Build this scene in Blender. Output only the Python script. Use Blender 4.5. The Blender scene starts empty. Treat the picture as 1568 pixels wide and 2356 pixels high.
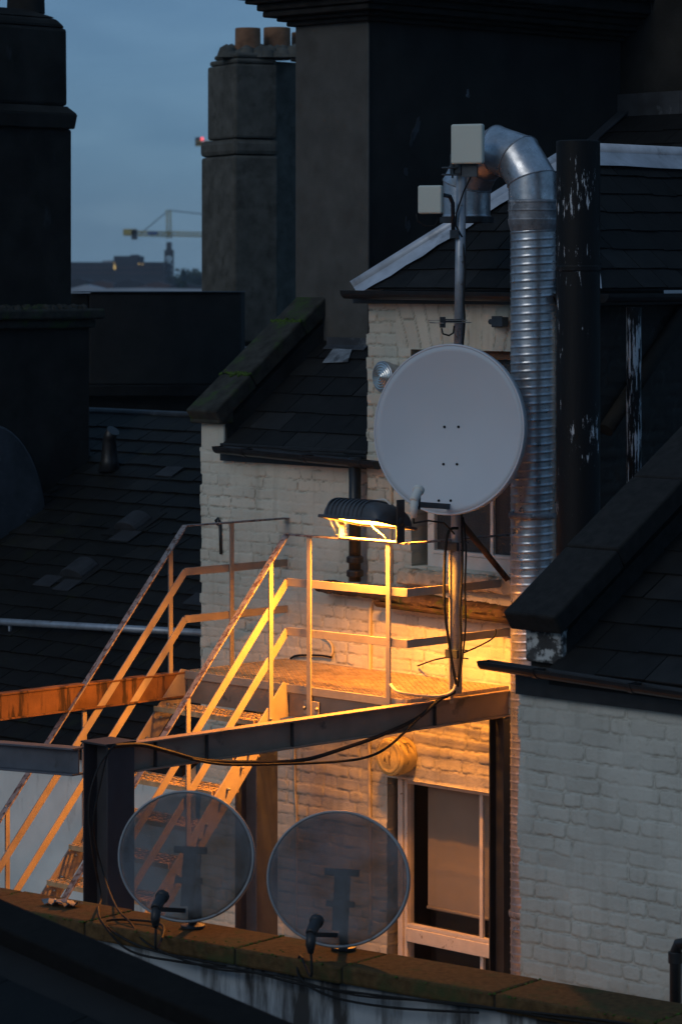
import bpy, bmesh, math, random
import numpy as np
from mathutils import Vector, Matrix
rad = math.radians
S2 = math.sqrt(0.5)
U = Vector((S2, -S2, 0)); E = Vector((S2, S2, 0)); ZV = Vector((0, 0, 1))
F, CX, HY = 7150.0, 784.0, 640.0           # focal length, centre and eye level of the photograph, on its 1568 px wide copy
scene = bpy.context.scene
COL = scene.collection

# ---------------------------------------------------------------- survey helpers (photo measurement -> metres)
def P(px, py, Y): return Vector(((px - CX) / F * Y, Y, -(py - HY) / F * Y))
def onC(px, py, c): return P(px, py, c / (1 + (px - CX) / F))          # on the vertical plane X+Y=c (parallel to the fronts)
def onK(px, py, k): return P(px, py, k / ((px - CX) / F - 1))          # on the vertical plane X-Y=k (parallel to the sides)
def ck(c, k, z): return Vector(((c + k) / 2, (c - k) / 2, z))
def kof(v): return v.x - v.y
def cof(v): return v.x + v.y

# ---------------------------------------------------------------- objects
WL = {}
def wl(o): return WL[o.name] if o else Vector((0, 0, 0))
def tag(o, label, cat, group=None, kind=None):
    if label: o['label'] = label
    if cat: o['category'] = cat
    if group: o['group'] = group
    if kind: o['kind'] = kind
    return o
def thing(name, loc, label, cat, group=None):
    o = bpy.data.objects.new(name, None); COL.objects.link(o); o.location = loc; o.empty_display_size = .1
    WL[o.name] = Vector(loc)
    return tag(o, label, cat, group)

class MB:
    def __init__(s): s.v = []; s.f = []; s.sm = []
    def add(s, vs, fs, smooth=False):
        n = len(s.v); s.v += [Vector(p) for p in vs]
        for f in fs: s.f.append([n + i for i in f]); s.sm.append(smooth)
        return s
    def hexa(s, p):   # p: 8 points bottom ring 0-3, top ring 4-7
        return s.add(p, [(3, 2, 1, 0), (4, 5, 6, 7), (0, 1, 5, 4), (1, 2, 6, 5), (2, 3, 7, 6), (3, 0, 4, 7)])
    def par(s, o, a, b, c):
        o, a, b, c = map(Vector, (o, a, b, c))
        return s.hexa([o, o + a, o + a + b, o + b, o + c, o + a + c, o + a + b + c, o + b + c])
    def ckb(s, c0, c1, k0, k1, z0, z1):
        return s.hexa([ck(c0, k0, z0), ck(c0, k1, z0), ck(c1, k1, z0), ck(c1, k0, z0), ck(c0, k0, z1), ck(c0, k1, z1), ck(c1, k1, z1), ck(c1, k0, z1)])
    def bar(s, a, b, side, w, h):   # rectangular bar along a->b; side = direction of width w, h across
        a, b, side = Vector(a), Vector(b), Vector(side)
        d = (b - a).normalized(); side = (side - d * side.dot(d)).normalized(); up = side.cross(d).normalized()
        q = []
        for e in (a, b):
            for (i, j) in ((-1, -1), (1, -1), (1, 1), (-1, 1)): q.append(e + side * i * w / 2 + up * j * h / 2)
        return s.hexa(q)
    def tube(s, pts, r, n=12, cap=True, smooth=True):
        pts = [Vector(p) for p in pts]; m = len(pts)
        rs = r if isinstance(r, (list, tuple)) else [r] * m
        base = len(s.v); ref = None
        for i, p in enumerate(pts):
            t = (pts[min(i + 1, m - 1)] - pts[max(i - 1, 0)])
            t = t.normalized() if t.length > 1e-9 else ZV.copy()
            if ref is None: ref = Vector((1, 0, 0)) if abs(t.x) < .8 else Vector((0, 1, 0))
            a = (ref - t * ref.dot(t)).normalized(); ref = a; b = t.cross(a)
            for j in range(n):
                th = 2 * math.pi * j / n; s.v.append(p + (a * math.cos(th) + b * math.sin(th)) * rs[i])
        for i in range(m - 1):
            for j in range(n):
                k = (j + 1) % n
                s.f.append([base + i * n + j, base + i * n + k, base + (i + 1) * n + k, base + (i + 1) * n + j]); s.sm.append(smooth)
        if cap:
            s.f.append([base + j for j in range(n)][::-1]); s.sm.append(False)
            s.f.append([base + (m - 1) * n + j for j in range(n)]); s.sm.append(False)
        return s
    def lathe(s, o, axis, prof, n=32, smooth=True):   # prof: (along, radius)
        return s.tube([Vector(o) + Vector(axis).normalized() * a for a, r in prof], [max(r, 1e-4) for a, r in prof], n, True, smooth) if False else s._lathe(o, axis, prof, n, smooth)
    def _lathe(s, o, axis, prof, n, smooth):
        q_ = [prof[0]]
        for (a0, r0), (a1, r1) in zip(prof[:-1], prof[1:]):
            L = math.hypot(a1 - a0, r1 - r0)
            if smooth and L > .02:
                f_ = .003 / L; q_ += [(a0 + (a1 - a0) * f_, r0 + (r1 - r0) * f_), (a1 - (a1 - a0) * f_, r1 - (r1 - r0) * f_)]
            q_.append((a1, r1))
        prof = q_
        o = Vector(o); t = Vector(axis).normalized(); ref = ZV if abs(t.z) < .9 else Vector((1, 0, 0))
        a = (ref - t * ref.dot(t)).normalized(); b = t.cross(a); base = len(s.v); m = len(prof)
        for al, r in prof:
            for j in range(n):
                th = 2 * math.pi * j / n; s.v.append(o + t * al + (a * math.cos(th) + b * math.sin(th)) * max(r, 1e-4))
        for i in range(m - 1):
            for j in range(n):
                k = (j + 1) % n
                s.f.append([base + i * n + j, base + i * n + k, base + (i + 1) * n + k, base + (i + 1) * n + j]); s.sm.append(smooth)
        s.f.append([base + j for j in range(n)][::-1]); s.sm.append(False)
        s.f.append([base + (m - 1) * n + j for j in range(n)]); s.sm.append(False)
        return s
    def prism(s, pts, ext):
        pts = [Vector(p) for p in pts]; ext = Vector(ext); n = len(pts)
        return s.add(pts + [p + ext for p in pts], [list(range(n))[::-1], list(range(n, 2 * n))] + [(i, (i + 1) % n, n + (i + 1) % n, n + i) for i in range(n)])
    def build(s, name, mat, parent=None, bevel=0, loc=None, fix=True, autosmooth=None):
        off = wl(parent) if parent else Vector(loc if loc is not None else (0, 0, 0))
        me = bpy.data.meshes.new(name)
        me.from_pydata([tuple(p - off) for p in s.v], [], s.f); me.validate()
        for p, q in zip(me.polygons, s.sm): p.use_smooth = q
        if fix:
            bm = bmesh.new(); bm.from_mesh(me); bmesh.ops.recalc_face_normals(bm, faces=bm.faces); bm.to_mesh(me); bm.free()
        me.materials.append(mat)
        o = bpy.data.objects.new(name, me); COL.objects.link(o)
        if parent: o.parent = parent
        else: o.location = off
        WL[o.name] = off
        if bevel:
            b = o.modifiers.new('edge', 'BEVEL'); b.width = bevel; b.segments = 2; b.limit_method = 'ANGLE'; b.angle_limit = rad(40)
        return o
def mb(): return MB()
def lone(m, name, mat, label, cat, group=None, bevel=0, kind=None):   # a thing that is one mesh, its origin at its base
    xs = [v.x for v in m.v]; ys = [v.y for v in m.v]; zs = [v.z for v in m.v]
    o = m.build(name, mat, None, bevel, loc=((min(xs) + max(xs)) / 2, (min(ys) + max(ys)) / 2, min(zs)))
    return tag(o, label, cat, group, kind)

# ---------------------------------------------------------------- materials
class NT:
    def __init__(s, name):
        s.m = bpy.data.materials.new(name); s.m.use_nodes = True; s.t = s.m.node_tree; s.b = s.t.nodes['Principled BSDF']; s.out = s.t.nodes['Material Output']
        s.tc = s.t.nodes.new('ShaderNodeTexCoord'); s.co = s.tc.outputs['Object']
    def n(s, typ, **kw):
        x = s.t.nodes.new(typ)
        for k, v in kw.items():
            if k in x.inputs: x.inputs[k].default_value = v
            else: setattr(x, k, v)
        return x
    def l(s, a, b): s.t.links.new(a, b)
    def map(s, sc):
        m = s.n('ShaderNodeMapping'); m.inputs['Scale'].default_value = sc; s.l(s.co, m.inputs['Vector']); return m.outputs[0]
    def noise(s, scale, detail=4, rough=.55, vec=None, dist=0):
        x = s.n('ShaderNodeTexNoise', Scale=scale, Detail=detail, Roughness=rough, Distortion=dist); s.l(vec or s.co, x.inputs['Vector']); return x.outputs['Fac']
    def ramp(s, fac, stops):
        r = s.n('ShaderNodeValToRGB'); cr = r.color_ramp
        while len(cr.elements) < len(stops): cr.elements.new(.5)
        for e, (p, c) in zip(cr.elements, stops):
            e.position = p; e.color = (c[0], c[1], c[2], 1) if isinstance(c, (tuple, list)) else (c, c, c, 1)
        s.l(fac, r.inputs[0]); return r.outputs[0]
    def mix(s, fac, a, b):
        x = s.n('ShaderNodeMix', data_type='RGBA')
        for sock, v in ((x.inputs[0], fac), (x.inputs[6], a), (x.inputs[7], b)):
            if hasattr(v, 'is_linked'): s.l(v, sock)
            else: sock.default_value = v if not isinstance(v, (tuple, list)) else (v[0], v[1], v[2], 1)
        return x.outputs[2]
    def mul(s, a, b):
        x = s.n('ShaderNodeMix', data_type='RGBA', blend_type='MULTIPLY'); x.inputs[0].default_value = 1
        for sock, v in ((x.inputs[6], a), (x.inputs[7], b)):
            if hasattr(v, 'is_linked'): s.l(v, sock)
            else: sock.default_value = (v[0], v[1], v[2], 1)
        return x.outputs[2]
    def bump(s, h, strength=.3, dist=.01):
        x = s.n('ShaderNodeBump', Strength=strength, Distance=dist); s.l(h, x.inputs['Height']); s.l(x.outputs[0], s.b.inputs['Normal'])
    def base(s, c):
        if hasattr(c, 'is_linked'): s.l(c, s.b.inputs['Base Color'])
        else: s.b.inputs['Base Color'].default_value = (c[0], c[1], c[2], 1)
    def set(s, rough=None, metal=None, spec=None):
        for k, v in (('Roughness', rough), ('Metallic', metal), ('Specular IOR Level', spec)):
            if v is None: continue
            if hasattr(v, 'is_linked'): s.l(v, s.b.inputs[k])
            else: s.b.inputs[k].default_value = v
        return s

def surf(name, c, var=.25, scale=6, rough=.7, metal=0, bump=.2, bscale=60, spec=.3, spots=None, spotscale=12, spotlo=.55, spothi=.65, stretch=None):
    t = NT(name); n1 = t.noise(scale, 5)
    lo = tuple(x * (1 - var) for x in c); hi = tuple(min(1, x * (1 + var)) for x in c)
    colr = t.ramp(n1, [(.3, lo), (.7, hi)])
    if spots:
        n2 = t.noise(spotscale, 6, .65, t.map(stretch) if stretch else None)
        colr = t.mix(t.ramp(n2, [(spotlo, 0), (spothi, 1)]), colr, spots)
    t.base(colr); t.set(rough, metal, spec)
    if bump: t.bump(t.noise(bscale, 6), bump, .004)
    return t.m

def brick_mat(name, c, dirt, joint, warm=None):
    t = NT(name)
    a = t.n('ShaderNodeAttribute', attribute_name='joint'); b = t.n('ShaderNodeAttribute', attribute_name='tone')
    n1 = t.noise(2.2, 5); n2 = t.noise(26, 6, .65)
    colr = t.ramp(n1, [(.3, tuple(x * .82 for x in c)), (.7, tuple(x * 1.06 for x in c))])
    colr = t.mul(colr, t.ramp(b.outputs['Fac'], [(0, .93), (1, 1.05)]))
    colr = t.mix(t.ramp(n2, [(.58, 0), (.74, .55)]), colr, dirt)
    jm = t.n('ShaderNodeMath', operation='MULTIPLY'); t.l(a.outputs['Fac'], jm.inputs[0]); jm.inputs[1].default_value = .75; colr = t.mix(jm.outputs[0], colr, joint)
    # rain streaks
    n3 = t.noise(1, 5, .6, t.map((9, 9, .9)))
    colr = t.mix(t.ramp(n3, [(.52, 0), (.72, .55)]), colr, dirt)
    t.base(colr); t.set(.8, 0, .25); t.bump(t.noise(80, 7, .7), .6, .006)
    return t.m

def slate_mat(name, c, moss=None, rough=.55):
    t = NT(name); g = t.n('ShaderNodeNewGeometry')
    colr = t.ramp(g.outputs['Random Per Island'], [(0, tuple(x * .65 for x in c)), (.85, c), (1, tuple(x * 1.7 for x in c))])
    n = t.noise(9, 6, .65)
    colr = t.mul(colr, t.ramp(n, [(.25, .6), (.75, 1.35)]))
    if moss: colr = t.mix(t.ramp(t.noise(5, 6, .7), [(.58, 0), (.68, .8)]), colr, moss)
    t.base(colr); t.set(.68, 0, .14); t.bump(t.noise(40, 6, .65), .35, .006)
    return t.m

M = {}
M['cream_brick'] = brick_mat('painted_brick', (.57, .545, .455), (.32, .29, .22), (.10, .085, .06))
M['grey_brick'] = brick_mat('painted_brick_grey', (.495, .49, .44), (.33, .32, .28), (.20, .185, .15))
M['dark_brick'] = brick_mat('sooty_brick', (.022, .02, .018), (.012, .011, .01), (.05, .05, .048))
M['render_white'] = surf('limewash_render', (.55, .58, .56), .12, 3, .85, 0, .3, 60, .2, (.32, .33, .31), 4, .58, .75, (2, 2, .6))
M['render_dirty'] = surf('stained_render', (.36, .40, .43), .2, 3, .85, 0, .3, 40, .2, (.05, .05, .05), 2.2, .46, .60, (2, 2, .35))
M['slate'] = slate_mat('slate', (.0125, .0125, .0125))
M['slate_near'] = slate_mat('near_slate', (.004, .0036, .003))
M['slate_moss'] = slate_mat('mossy_slate', (.0095, .0093, .0085), (.016, .018, .008))
M['slate_base'] = surf('roof_felt', (.008, .008, .008), .2, 8, .9)
M['lead'] = surf('lead_sheet', (.42, .445, .49), .2, 7, .45, .2, .3, 25, .4, (.22, .23, .25), 6, .6, .75)
M['lead_dark'] = surf('old_lead', (.045, .05, .058), .5, 4, .6, .2, .3, 25, .4, (.2, .22, .24), 5, .6, .78)
M['vent'] = surf('slate_grey_tile', (.026, .028, .032), .3, 9, .7, 0, .3, 40, .2)
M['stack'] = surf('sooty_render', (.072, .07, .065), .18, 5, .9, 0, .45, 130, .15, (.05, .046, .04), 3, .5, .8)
M['stack_dark'] = surf('sooty_shaded_render', (.03, .029, .028), .2, 4, .92, 0, .4, 100, .1, (.16, .18, .2), 2.3, .735, .75)  # darker copy for the stack's side: shade put into the colour; panel reuses it
M['cornice'] = surf('sooty_stone', (.018, .017, .016), .4, 8, .9, 0, .5, 50, .1)
M['chimney'] = surf('chimney_render', (.088, .085, .074), .3, 5, .92, 0, .7, 60, .12, (.05, .047, .04), 6, .5, .7)
M['chimney_black'] = surf('chimney_soot', (.022, .021, .019), .4, 3, .92, 0, .5, 50, .1, (.06, .065, .07), 1.6, .62, .78, (2, 2, .8))
M['terracotta'] = surf('terracotta', (.20, .105, .06), .25, 8, .85, 0, .3, 60, .2, (.08, .045, .03), 5, .55, .75)
M['moss_stone'] = surf('mossy_stone', (.036, .035, .030), .4, 12, .9, 0, .7, 60, .12, (.035, .055, .02), 5, .53, .64)
M['coping'] = surf('gritty_coping', (.085, .053, .024), .35, 30, .92, 0, .9, 120, .1, (.05, .06, .025), 5, .52, .68)
M['coping_dark'] = surf('dark_coping', (.014, .013, .012), .4, 20, .85, 0, .5, 90, .2, (.05, .05, .05), 45, .68, .74)
M['verge'] = surf('black_verge', (.008, .0075, .007), .3, 20, .9, 0, .5, 90, .1)
M['kneeler'] = surf('flaking_stone', (.05, .05, .05), .3, 12, .9, 0, .6, 60, .1, (.42, .43, .42), 14, .5, .6)
M['steel'] = surf('grey_steel', (.085, .095, .115), .2, 7, .55, .1, .15, 60, .35, (.05, .05, .05), 5, .62, .72)
M['steel_dark'] = surf('dark_grey_steel', (.036, .040, .048), .2, 7, .55, .1, .15, 60, .3, (.02, .02, .02), 5, .62, .72)
M['lead_mid'] = surf('grey_lead_patch', (.17, .19, .21), .4, 14, .6, .1, .4, 30, .3, (.05, .055, .06), 9, .5, .62)
M['steel_black'] = surf('black_steel', (.022, .024, .028), .3, 7, .5, .1, .15, 60, .4)
M['steel_beam'] = surf('primed_steel', (.23, .175, .135), .15, 6, .6, 0, .15, 60, .3, (.10, .085, .07), 3.5, .6, .66)
M['rail'] = surf('painted_rail', (.30, .265, .22), .12, 9, .5, 0, .12, 60, .4, (.12, .08, .055), 16, .66, .72)
M['rail_rust'] = surf('worn_handrail', (.22, .20, .20), .2, 20, .6, 0, .4, 90, .35, (.09, .05, .035), 34, .5, .58)
M['rust'] = surf('rusty_steel', (.135, .07, .033), .3, 6, .8, 0, .4, 60, .2, (.035, .022, .016), 1, .52, .60, (16, 16, 2.2))
M['grating'] = surf('galvanised_grating', (.42, .31, .17), .3, 12, .55, 0, .2, 60, .4)
M['gutter'] = surf('black_gutter', (.014, .014, .015), .4, 12, .4, 0, .25, 60, .45, (.05, .05, .05), 30, .7, .76)
M['ledge'] = surf('mossy_ledge', (.055, .038, .028), .4, 14, .8, 0, .8, 50, .2, (.04, .05, .015), 9, .54, .62)
M['wood_white'] = surf('peeling_white_paint', (.60, .56, .52), .12, 9, .6, 0, .4, 50, .3, (.22, .18, .14), 22, .62, .7)
M['wood_brown'] = surf('stained_wood', (.13, .07, .04), .3, 14, .7, 0, .3)
M['stone_sill'] = surf('worn_sill', (.46, .40, .30), .25, 9, .9, 0, .8, 40, .15, (.12, .09, .06), 8, .52, .68)
M['blind'] = surf('roller_blind', (.40, .34, .29), .05, 5, .85, 0, .15, 220, .15)
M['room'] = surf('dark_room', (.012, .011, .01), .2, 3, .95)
M['wire'] = surf('black_cable', (.006, .006, .006), .2, 10, .7, 0, .1)
M['wire_pale'] = surf('painted_conduit', (.52, .46, .34), .12, 9, .7, 0, .2)
M['wire_white'] = surf('white_cable', (.55, .55, .52), .1, 9, .5, 0, .1)
M['plastic'] = surf('antenna_plastic', (.50, .52, .46), .04, 4, .55, 0, .12, 240, .35, (.30, .30, .26), 40, .72, .78)
M['plastic_white'] = surf('lnb_plastic', (.60, .58, .53), .06, 6, .45, 0, .1)
M['plastic_black'] = surf('black_plastic', (.02, .02, .022), .2, 8, .45, 0, .15, 60, .4)
M['housing'] = surf('lamp_casting', (.06, .063, .07), .25, 12, .5, .15, .25, 70, .45, (.10, .10, .10), 60, .7, .76)
M['bolt'] = surf('zinc_bolt', (.30, .29, .27), .2, 20, .45, .7, .1)
M['hole'] = surf('hole_grommet', (.01, .01, .01), .1, 8, .8)
M['dish'] = surf('dish_paint', (.455, .495, .54), .03, 2.5, .5, 0, .05, 300, .35, (.30, .29, .28), 7, .74, .8, (2, 2, .5))
M['stain'] = surf('dirty_run', (.27, .26, .25), .15, 30, .7, 0, .1)
M['dish_rim'] = surf('dish_rim_paint', (.50, .52, .56), .06, 5, .45, 0, .08, 100, .4, (.3, .22, .15), 9, .66, .76)
M['mesh_rim'] = surf('mesh_dish_rim', (.20, .22, .24), .2, 5, .4, .1, .08, 100, .5, (.08, .06, .05), 9, .6, .7)
M['pole'] = surf('galvanised_pole', (.33, .36, .40), .2, 14, .45, .5, .15, 50, .4, (.17, .14, .12), 18, .6, .7)
M['bracket'] = surf('antenna_bracket', (.05, .06, .07), .3, 9, .5, .3, .2)
M['lens'] = surf('ribbed_lens', (.62, .62, .60), .1, 9, .22, .85, .1, 60, .6)
M['drum'] = surf('weathered_drum', (.60, .48, .20), .25, 7, .6, 0, .15, 50, .35, (.14, .10, .05), 1, .58, .63, (26, 26, 7))
M['far_wall'] = surf('far_wall', (.045, .045, .05), .2, .2, .9, 0, 0)
M['far_roof'] = surf('far_roof', (.09, .06, .055), .2, .1, .8, 0, 0)
M['far_pale'] = surf('far_pale', (.35, .38, .42), .2, .1, .8, 0, 0)
M['crane_yellow'] = surf('crane_yellow', (.42, .33, .09), .1, .5, .6, 0, 0)
M['crane_dark'] = surf('crane_dark', (.05, .055, .06), .1, .5, .6, 0, 0)
M['crane_blue'] = surf('crane_banner', (.05, .09, .22), .1, .5, .6, 0, 0)
M['leaf'] = surf('leaf', (.035, .05, .03), .4, .5, .9, 0, 0)
M['ground'] = surf('ground', (.05, .05, .048), .3, .3, .95, 0, .2)

def galv():
    t = NT('spiral_galvanised'); n1 = t.noise(9, 5); v = t.n('ShaderNodeTexVoronoi', Scale=70.0); t.l(t.co, v.inputs['Vector'])
    c = t.ramp(n1, [(.3, (.36, .38, .41)), (.7, (.54, .56, .60))])
    c = t.mul(c, t.ramp(v.outputs['Color'], [(0, .82), (1, 1.05)]))
    c = t.mix(t.ramp(t.noise(7, 6, .7), [(.62, 0), (.72, .75)]), c, (.30, .28, .26))
    t.base(c); t.set(t.ramp(t.noise(14, 5), [(.3, .24), (.75, .46)]), .8, .5); t.bump(t.noise(16, 4), .12, .01); return t.m
M['galv'] = galv()
M['galv_old'] = surf('stained_galvanised', (.22, .23, .25), .4, 16, .55, .6, .5, 40, .4, (.45, .47, .5), 10, .58, .66)
def flaky(name, lo, hi, sc):
    t = NT(name); n = t.noise(1, 7, .72, t.map(sc)); m2 = t.noise(2.6, 3)
    add = t.n('ShaderNodeMath', operation='MULTIPLY'); t.l(n, add.inputs[0]); t.l(t.ramp(m2, [(.35, .80), (.68, 1.12)]), add.inputs[1])
    mask = t.ramp(add.outputs[0], [(lo, 0), (hi, 1)])
    t.base(t.mix(mask, (.006, .006, .0065), (.46, .49, .52))); t.set(t.ramp(mask, [(0, .55), (1, .8)]), 0, .18); t.bump(n, .4, .006); return t.m
M['pipe_black'] = flaky('flaking_black_pipe', .605, .64, (52, 52, 8))
M['pipe_flaky'] = flaky('flaking_white_pipe', .50, .53, (60, 60, 5))

def glass():
    t = NT('window_glass'); g = t.n('ShaderNodeBsdfGlossy', Roughness=.05); tr = t.n('ShaderNodeBsdfTransparent'); mx = t.n('ShaderNodeMixShader')
    fr = t.n('ShaderNodeValue'); fr.outputs[0].default_value = .07
    tr.inputs[0].default_value = (.8, .82, .82, 1); t.l(fr.outputs[0], mx.inputs[0]); t.l(tr.outputs[0], mx.inputs[1]); t.l(g.outputs[0], mx.inputs[2]); t.l(mx.outputs[0], t.out.inputs[0]); return t.m
M['glass'] = glass()
def obscure():
    t = NT('obscured_glass'); t.base((.018, .019, .02)); t.set(.28, 0, .5); t.bump(t.noise(90, 3), .7, .01); return t.m
M['obscure'] = obscure()
def perforated():
    t = NT('perforated_dish'); tr = t.n('ShaderNodeBsdfTransparent'); mx = t.n('ShaderNodeMixShader')
    t.base(t.ramp(t.noise(3.5, 6, .65), [(.42, (.115, .13, .15)), (.62, (.045, .04, .034))])); t.set(.6, 0, .3)
    mx.inputs[0].default_value = .67; t.l(tr.outputs[0], mx.inputs[1]); t.l(t.b.outputs[0], mx.inputs[2]); t.l(mx.outputs[0], t.out.inputs[0]); return t.m
M['perf'] = perforated()
def emit(name, c, s):
    t = NT(name); e = t.n('ShaderNodeEmission', Strength=s); e.inputs[0].default_value = (c[0], c[1], c[2], 1); t.l(e.outputs[0], t.out.inputs[0]); return t.m
M['reflector'] = surf('lamp_reflector', (.80, .78, .72), .03, 5, .35, 0, .05)
M['tube_glow'] = emit('sodium_tube', (1, .45, .06), 14)
M['window_glow'] = emit('lit_window', (1, .70, .25), .6)
M['red_glow'] = emit('aviation_lamp', (1, .12, .15), 1.6)

# ---------------------------------------------------------------- masonry as real relief
def vnoise(x, y, seed):
    rs = np.random.RandomState(seed); g = rs.rand(64, 64)
    xi = np.floor(x).astype(int); yi = np.floor(y).astype(int); fx = x - xi; fy = y - yi
    fx = fx * fx * (3 - 2 * fx); fy = fy * fy * (3 - 2 * fy)
    a = g[yi % 64, xi % 64]; b = g[yi % 64, (xi + 1) % 64]; c = g[(yi + 1) % 64, xi % 64]; d = g[(yi + 1) % 64, (xi + 1) % 64]
    return (a * (1 - fx) + b * fx) * (1 - fy) + (c * (1 - fx) + d * fx) * fy
def fbm(x, y, seed): return (vnoise(x, y, seed) + .5 * vnoise(x * 2.1, y * 2.1, seed + 1) + .25 * vnoise(x * 4.3, y * 4.3, seed + 2)) / 1.75
def brick_wall(name, mat, parent, O, Ud, Nn, W, H, res=.01, holes=(), soldier=None, seed=1, bh=.075, jd=.008, back=.22, jag=.010, smear=.5, reveal=.2, rel=1.0):
    O, Ud, Nn = Vector(O), Vector(Ud), Vector(Nn); rs = np.random.RandomState(seed)
    nu, nv = int(W / res) + 1, int(H / res) + 1
    u, v = np.meshgrid(np.linspace(0, W, nu), np.linspace(0, H, nv))
    uw = u + .010 * (fbm(u * 9, v * 9, seed) - .5) + .009 * (vnoise(u * 40, v * 40, seed + 5) - .5)
    vw = v + .014 * (fbm(u * 5, v * 7, seed + 9) - .5) + .009 * (vnoise(u * 35, v * 35, seed + 7) - .5)
    row = np.floor(vw / bh).astype(int); row = np.clip(row, 0, None); nr = row.max() + 2
    dh = np.minimum(vw - row * bh, (row + 1) * bh - vw)
    dv = np.zeros_like(u); off = np.zeros_like(u); til = np.zeros_like(u); tone = np.zeros_like(u)
    for r in range(nr):
        ms = row == r
        if not ms.any(): continue
        e = [-.3 + rs.rand() * .1 + (.11 if r % 2 else 0)]; k = r
        while e[-1] < W + .4:
            e.append(e[-1] + (.225 if (k % 2 == 0 or rs.rand() < .1) else .112) * (.92 + .16 * rs.rand())); k += 1
        e = np.array(e); ur = uw[ms]; i = np.clip(np.searchsorted(e, ur) - 1, 0, len(e) - 2)
        dv[ms] = np.minimum(ur - e[i], e[i + 1] - ur)
        bo = (rs.rand(len(e)) - .5) * .013; bt = (rs.rand(len(e)) - .5) * .14; tn = rs.rand(len(e))
        off[ms] = bo[i]; til[ms] = bt[i] * (vw[ms] - (r + .5) * bh); tone[ms] = tn[i]
    if soldier is not None:
        z0, u0, u1 = soldier; ms = (v > z0) & (u > u0) & (u < u1)
        cx = (u0 + u1) / 2; fan = (uw - cx) * (1 - .16 * (v - z0) / .3) + cx
        e = np.arange(u0 - .2, u1 + .3, .105); e = e + (rs.rand(len(e)) - .5) * .02
        i = np.clip(np.searchsorted(e, fan) - 1, 0, len(e) - 2)
        d2 = np.minimum(fan - e[i], e[i + 1] - fan); bo = (rs.rand(len(e)) - .5) * .008; tn = rs.rand(len(e))
        dv = np.where(ms, d2, dv); dh = np.where(ms, np.where((rs.rand(len(e)) > .5)[i], np.abs(v - z0 - .17 - .06 * tn[i]), .1), dh); off = np.where(ms, bo[i], off); til = np.where(ms, 0, til); tone = np.where(ms, tn[i], tone)
    jv = np.clip(.62 + 1.7 * (fbm(u * 7, v * 7, seed + 20) - (.5 - .35 * (1 - smear))), .38, 1)
    rc = .016; mw = .0045; qx, qy = dv - mw, dh - mw
    cx_, cy_ = np.clip(rc - qx, 0, None), np.clip(rc - qy, 0, None)
    dd = rc - np.where((cx_ > 0) & (cy_ > 0), np.sqrt(cx_ ** 2 + cy_ ** 2), np.maximum(rc - np.minimum(qx, qy), 0))
    dd = dd + .006 * (fbm(u * 45, v * 45, seed + 40) - .5)
    s = np.clip((dd + .002) / .0065, 0, 1); s = s * s * (3 - 2 * s)
    crack = np.clip(1 - np.abs(dd) / .004, 0, 1) * np.clip((jv - .62) * 2.2, 0, 1)
    h = off * (.4 + .6 * jv) + til - jd * (1 - s) * jv - .006 * crack + .007 * (fbm(u * 16, v * 22, seed + 30) - .5) + .005 * (fbm(u * 55, v * 55, seed + 33) - .5)
    h = h * rel; shift = np.zeros_like(u)
    jr = (rs.rand(nr) - .5) * 2 * jag
    edge = (u < .03); shift = np.where(edge, (jr[row] - .006 * (1 - np.clip(dh / .012, 0, 1))) * (1 - u / .03), 0)
    pts = (np.array(O)[None, None, :] + (u + shift)[..., None] * np.array(Ud) + v[..., None] * np.array((0, 0, 1.)) + h[..., None] * np.array(Nn)).reshape(-1, 3)
    idx = np.arange(nu * nv).reshape(nv, nu)
    cu, cv = (u[:-1, :-1] + u[1:, 1:]) / 2, (v[:-1, :-1] + v[1:, 1:]) / 2
    keep = np.ones_like(cu, bool)
    for (a, b, c, d) in holes: keep &= ~((cu > a) & (cu < b) & (cv > c) & (cv < d))
    q = np.stack([idx[:-1, :-1], idx[:-1, 1:], idx[1:, 1:], idx[1:, :-1]], -1)[keep]
    faces = q.tolist(); n0 = len(pts); ex = []
    jl = crack.reshape(-1).tolist(); tl = tone.reshape(-1).tolist()
    # return of the wall at its free left edge
    lb = pts[idx[:, 0]] - np.array(Nn) * back; ex.append(lb)
    for i in range(nv - 1): faces.append([int(idx[i, 0]), int(idx[i + 1, 0]), n0 + i + 1, n0 + i])
    tl += [.5] * nv; jl += [0.] * nv; n0 += nv
    for (a, b, c, d) in holes:                          # reveals of the openings
        a0, b0, c0, d0 = [float(x) for x in (a, b, c, d)]
        ia = np.searchsorted(u[0], a0 + res / 2); ib = np.searchsorted(u[0], b0 - res / 2); ic = np.searchsorted(v[:, 0], c0 + res / 2); idd = np.searchsorted(v[:, 0], d0 - res / 2)
        ia, ib = max(ia - 1, 0), min(ib + 0, nu - 1); ic, idd = max(ic - 1, 0), min(idd, nv - 1)
        for ring in (idx[ic:idd + 1, ia], idx[ic:idd + 1, ib], idx[ic, ia:ib + 1], idx[idd, ia:ib + 1]):
            ring = np.array(ring)
            bk = pts[ring] - np.array(Nn) * reveal; ex.append(bk); m = len(ring)
            for i in range(m - 1): faces.append([int(ring[i]), int(ring[i + 1]), n0 + i + 1, n0 + i])
            tl += [.4] * m; jl += [0.] * m; n0 += m
    pts = np.concatenate([pts] + ex)
    pw = wl(parent); me = bpy.data.meshes.new(name)
    me.from_pydata((pts - np.array(pw)).tolist(), [], faces)
    for nm, arr in (('joint', jl), ('tone', tl)):
        at = me.attributes.new(nm, 'FLOAT', 'POINT'); at.data.foreach_set('value', np.array(arr, dtype=np.float32))
    me.polygons.foreach_set('use_smooth', [True] * len(me.polygons))
    me.materials.append(mat); o = bpy.data.objects.new(name, me); COL.objects.link(o); o.parent = parent; WL[o.name] = pw
    return o

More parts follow.
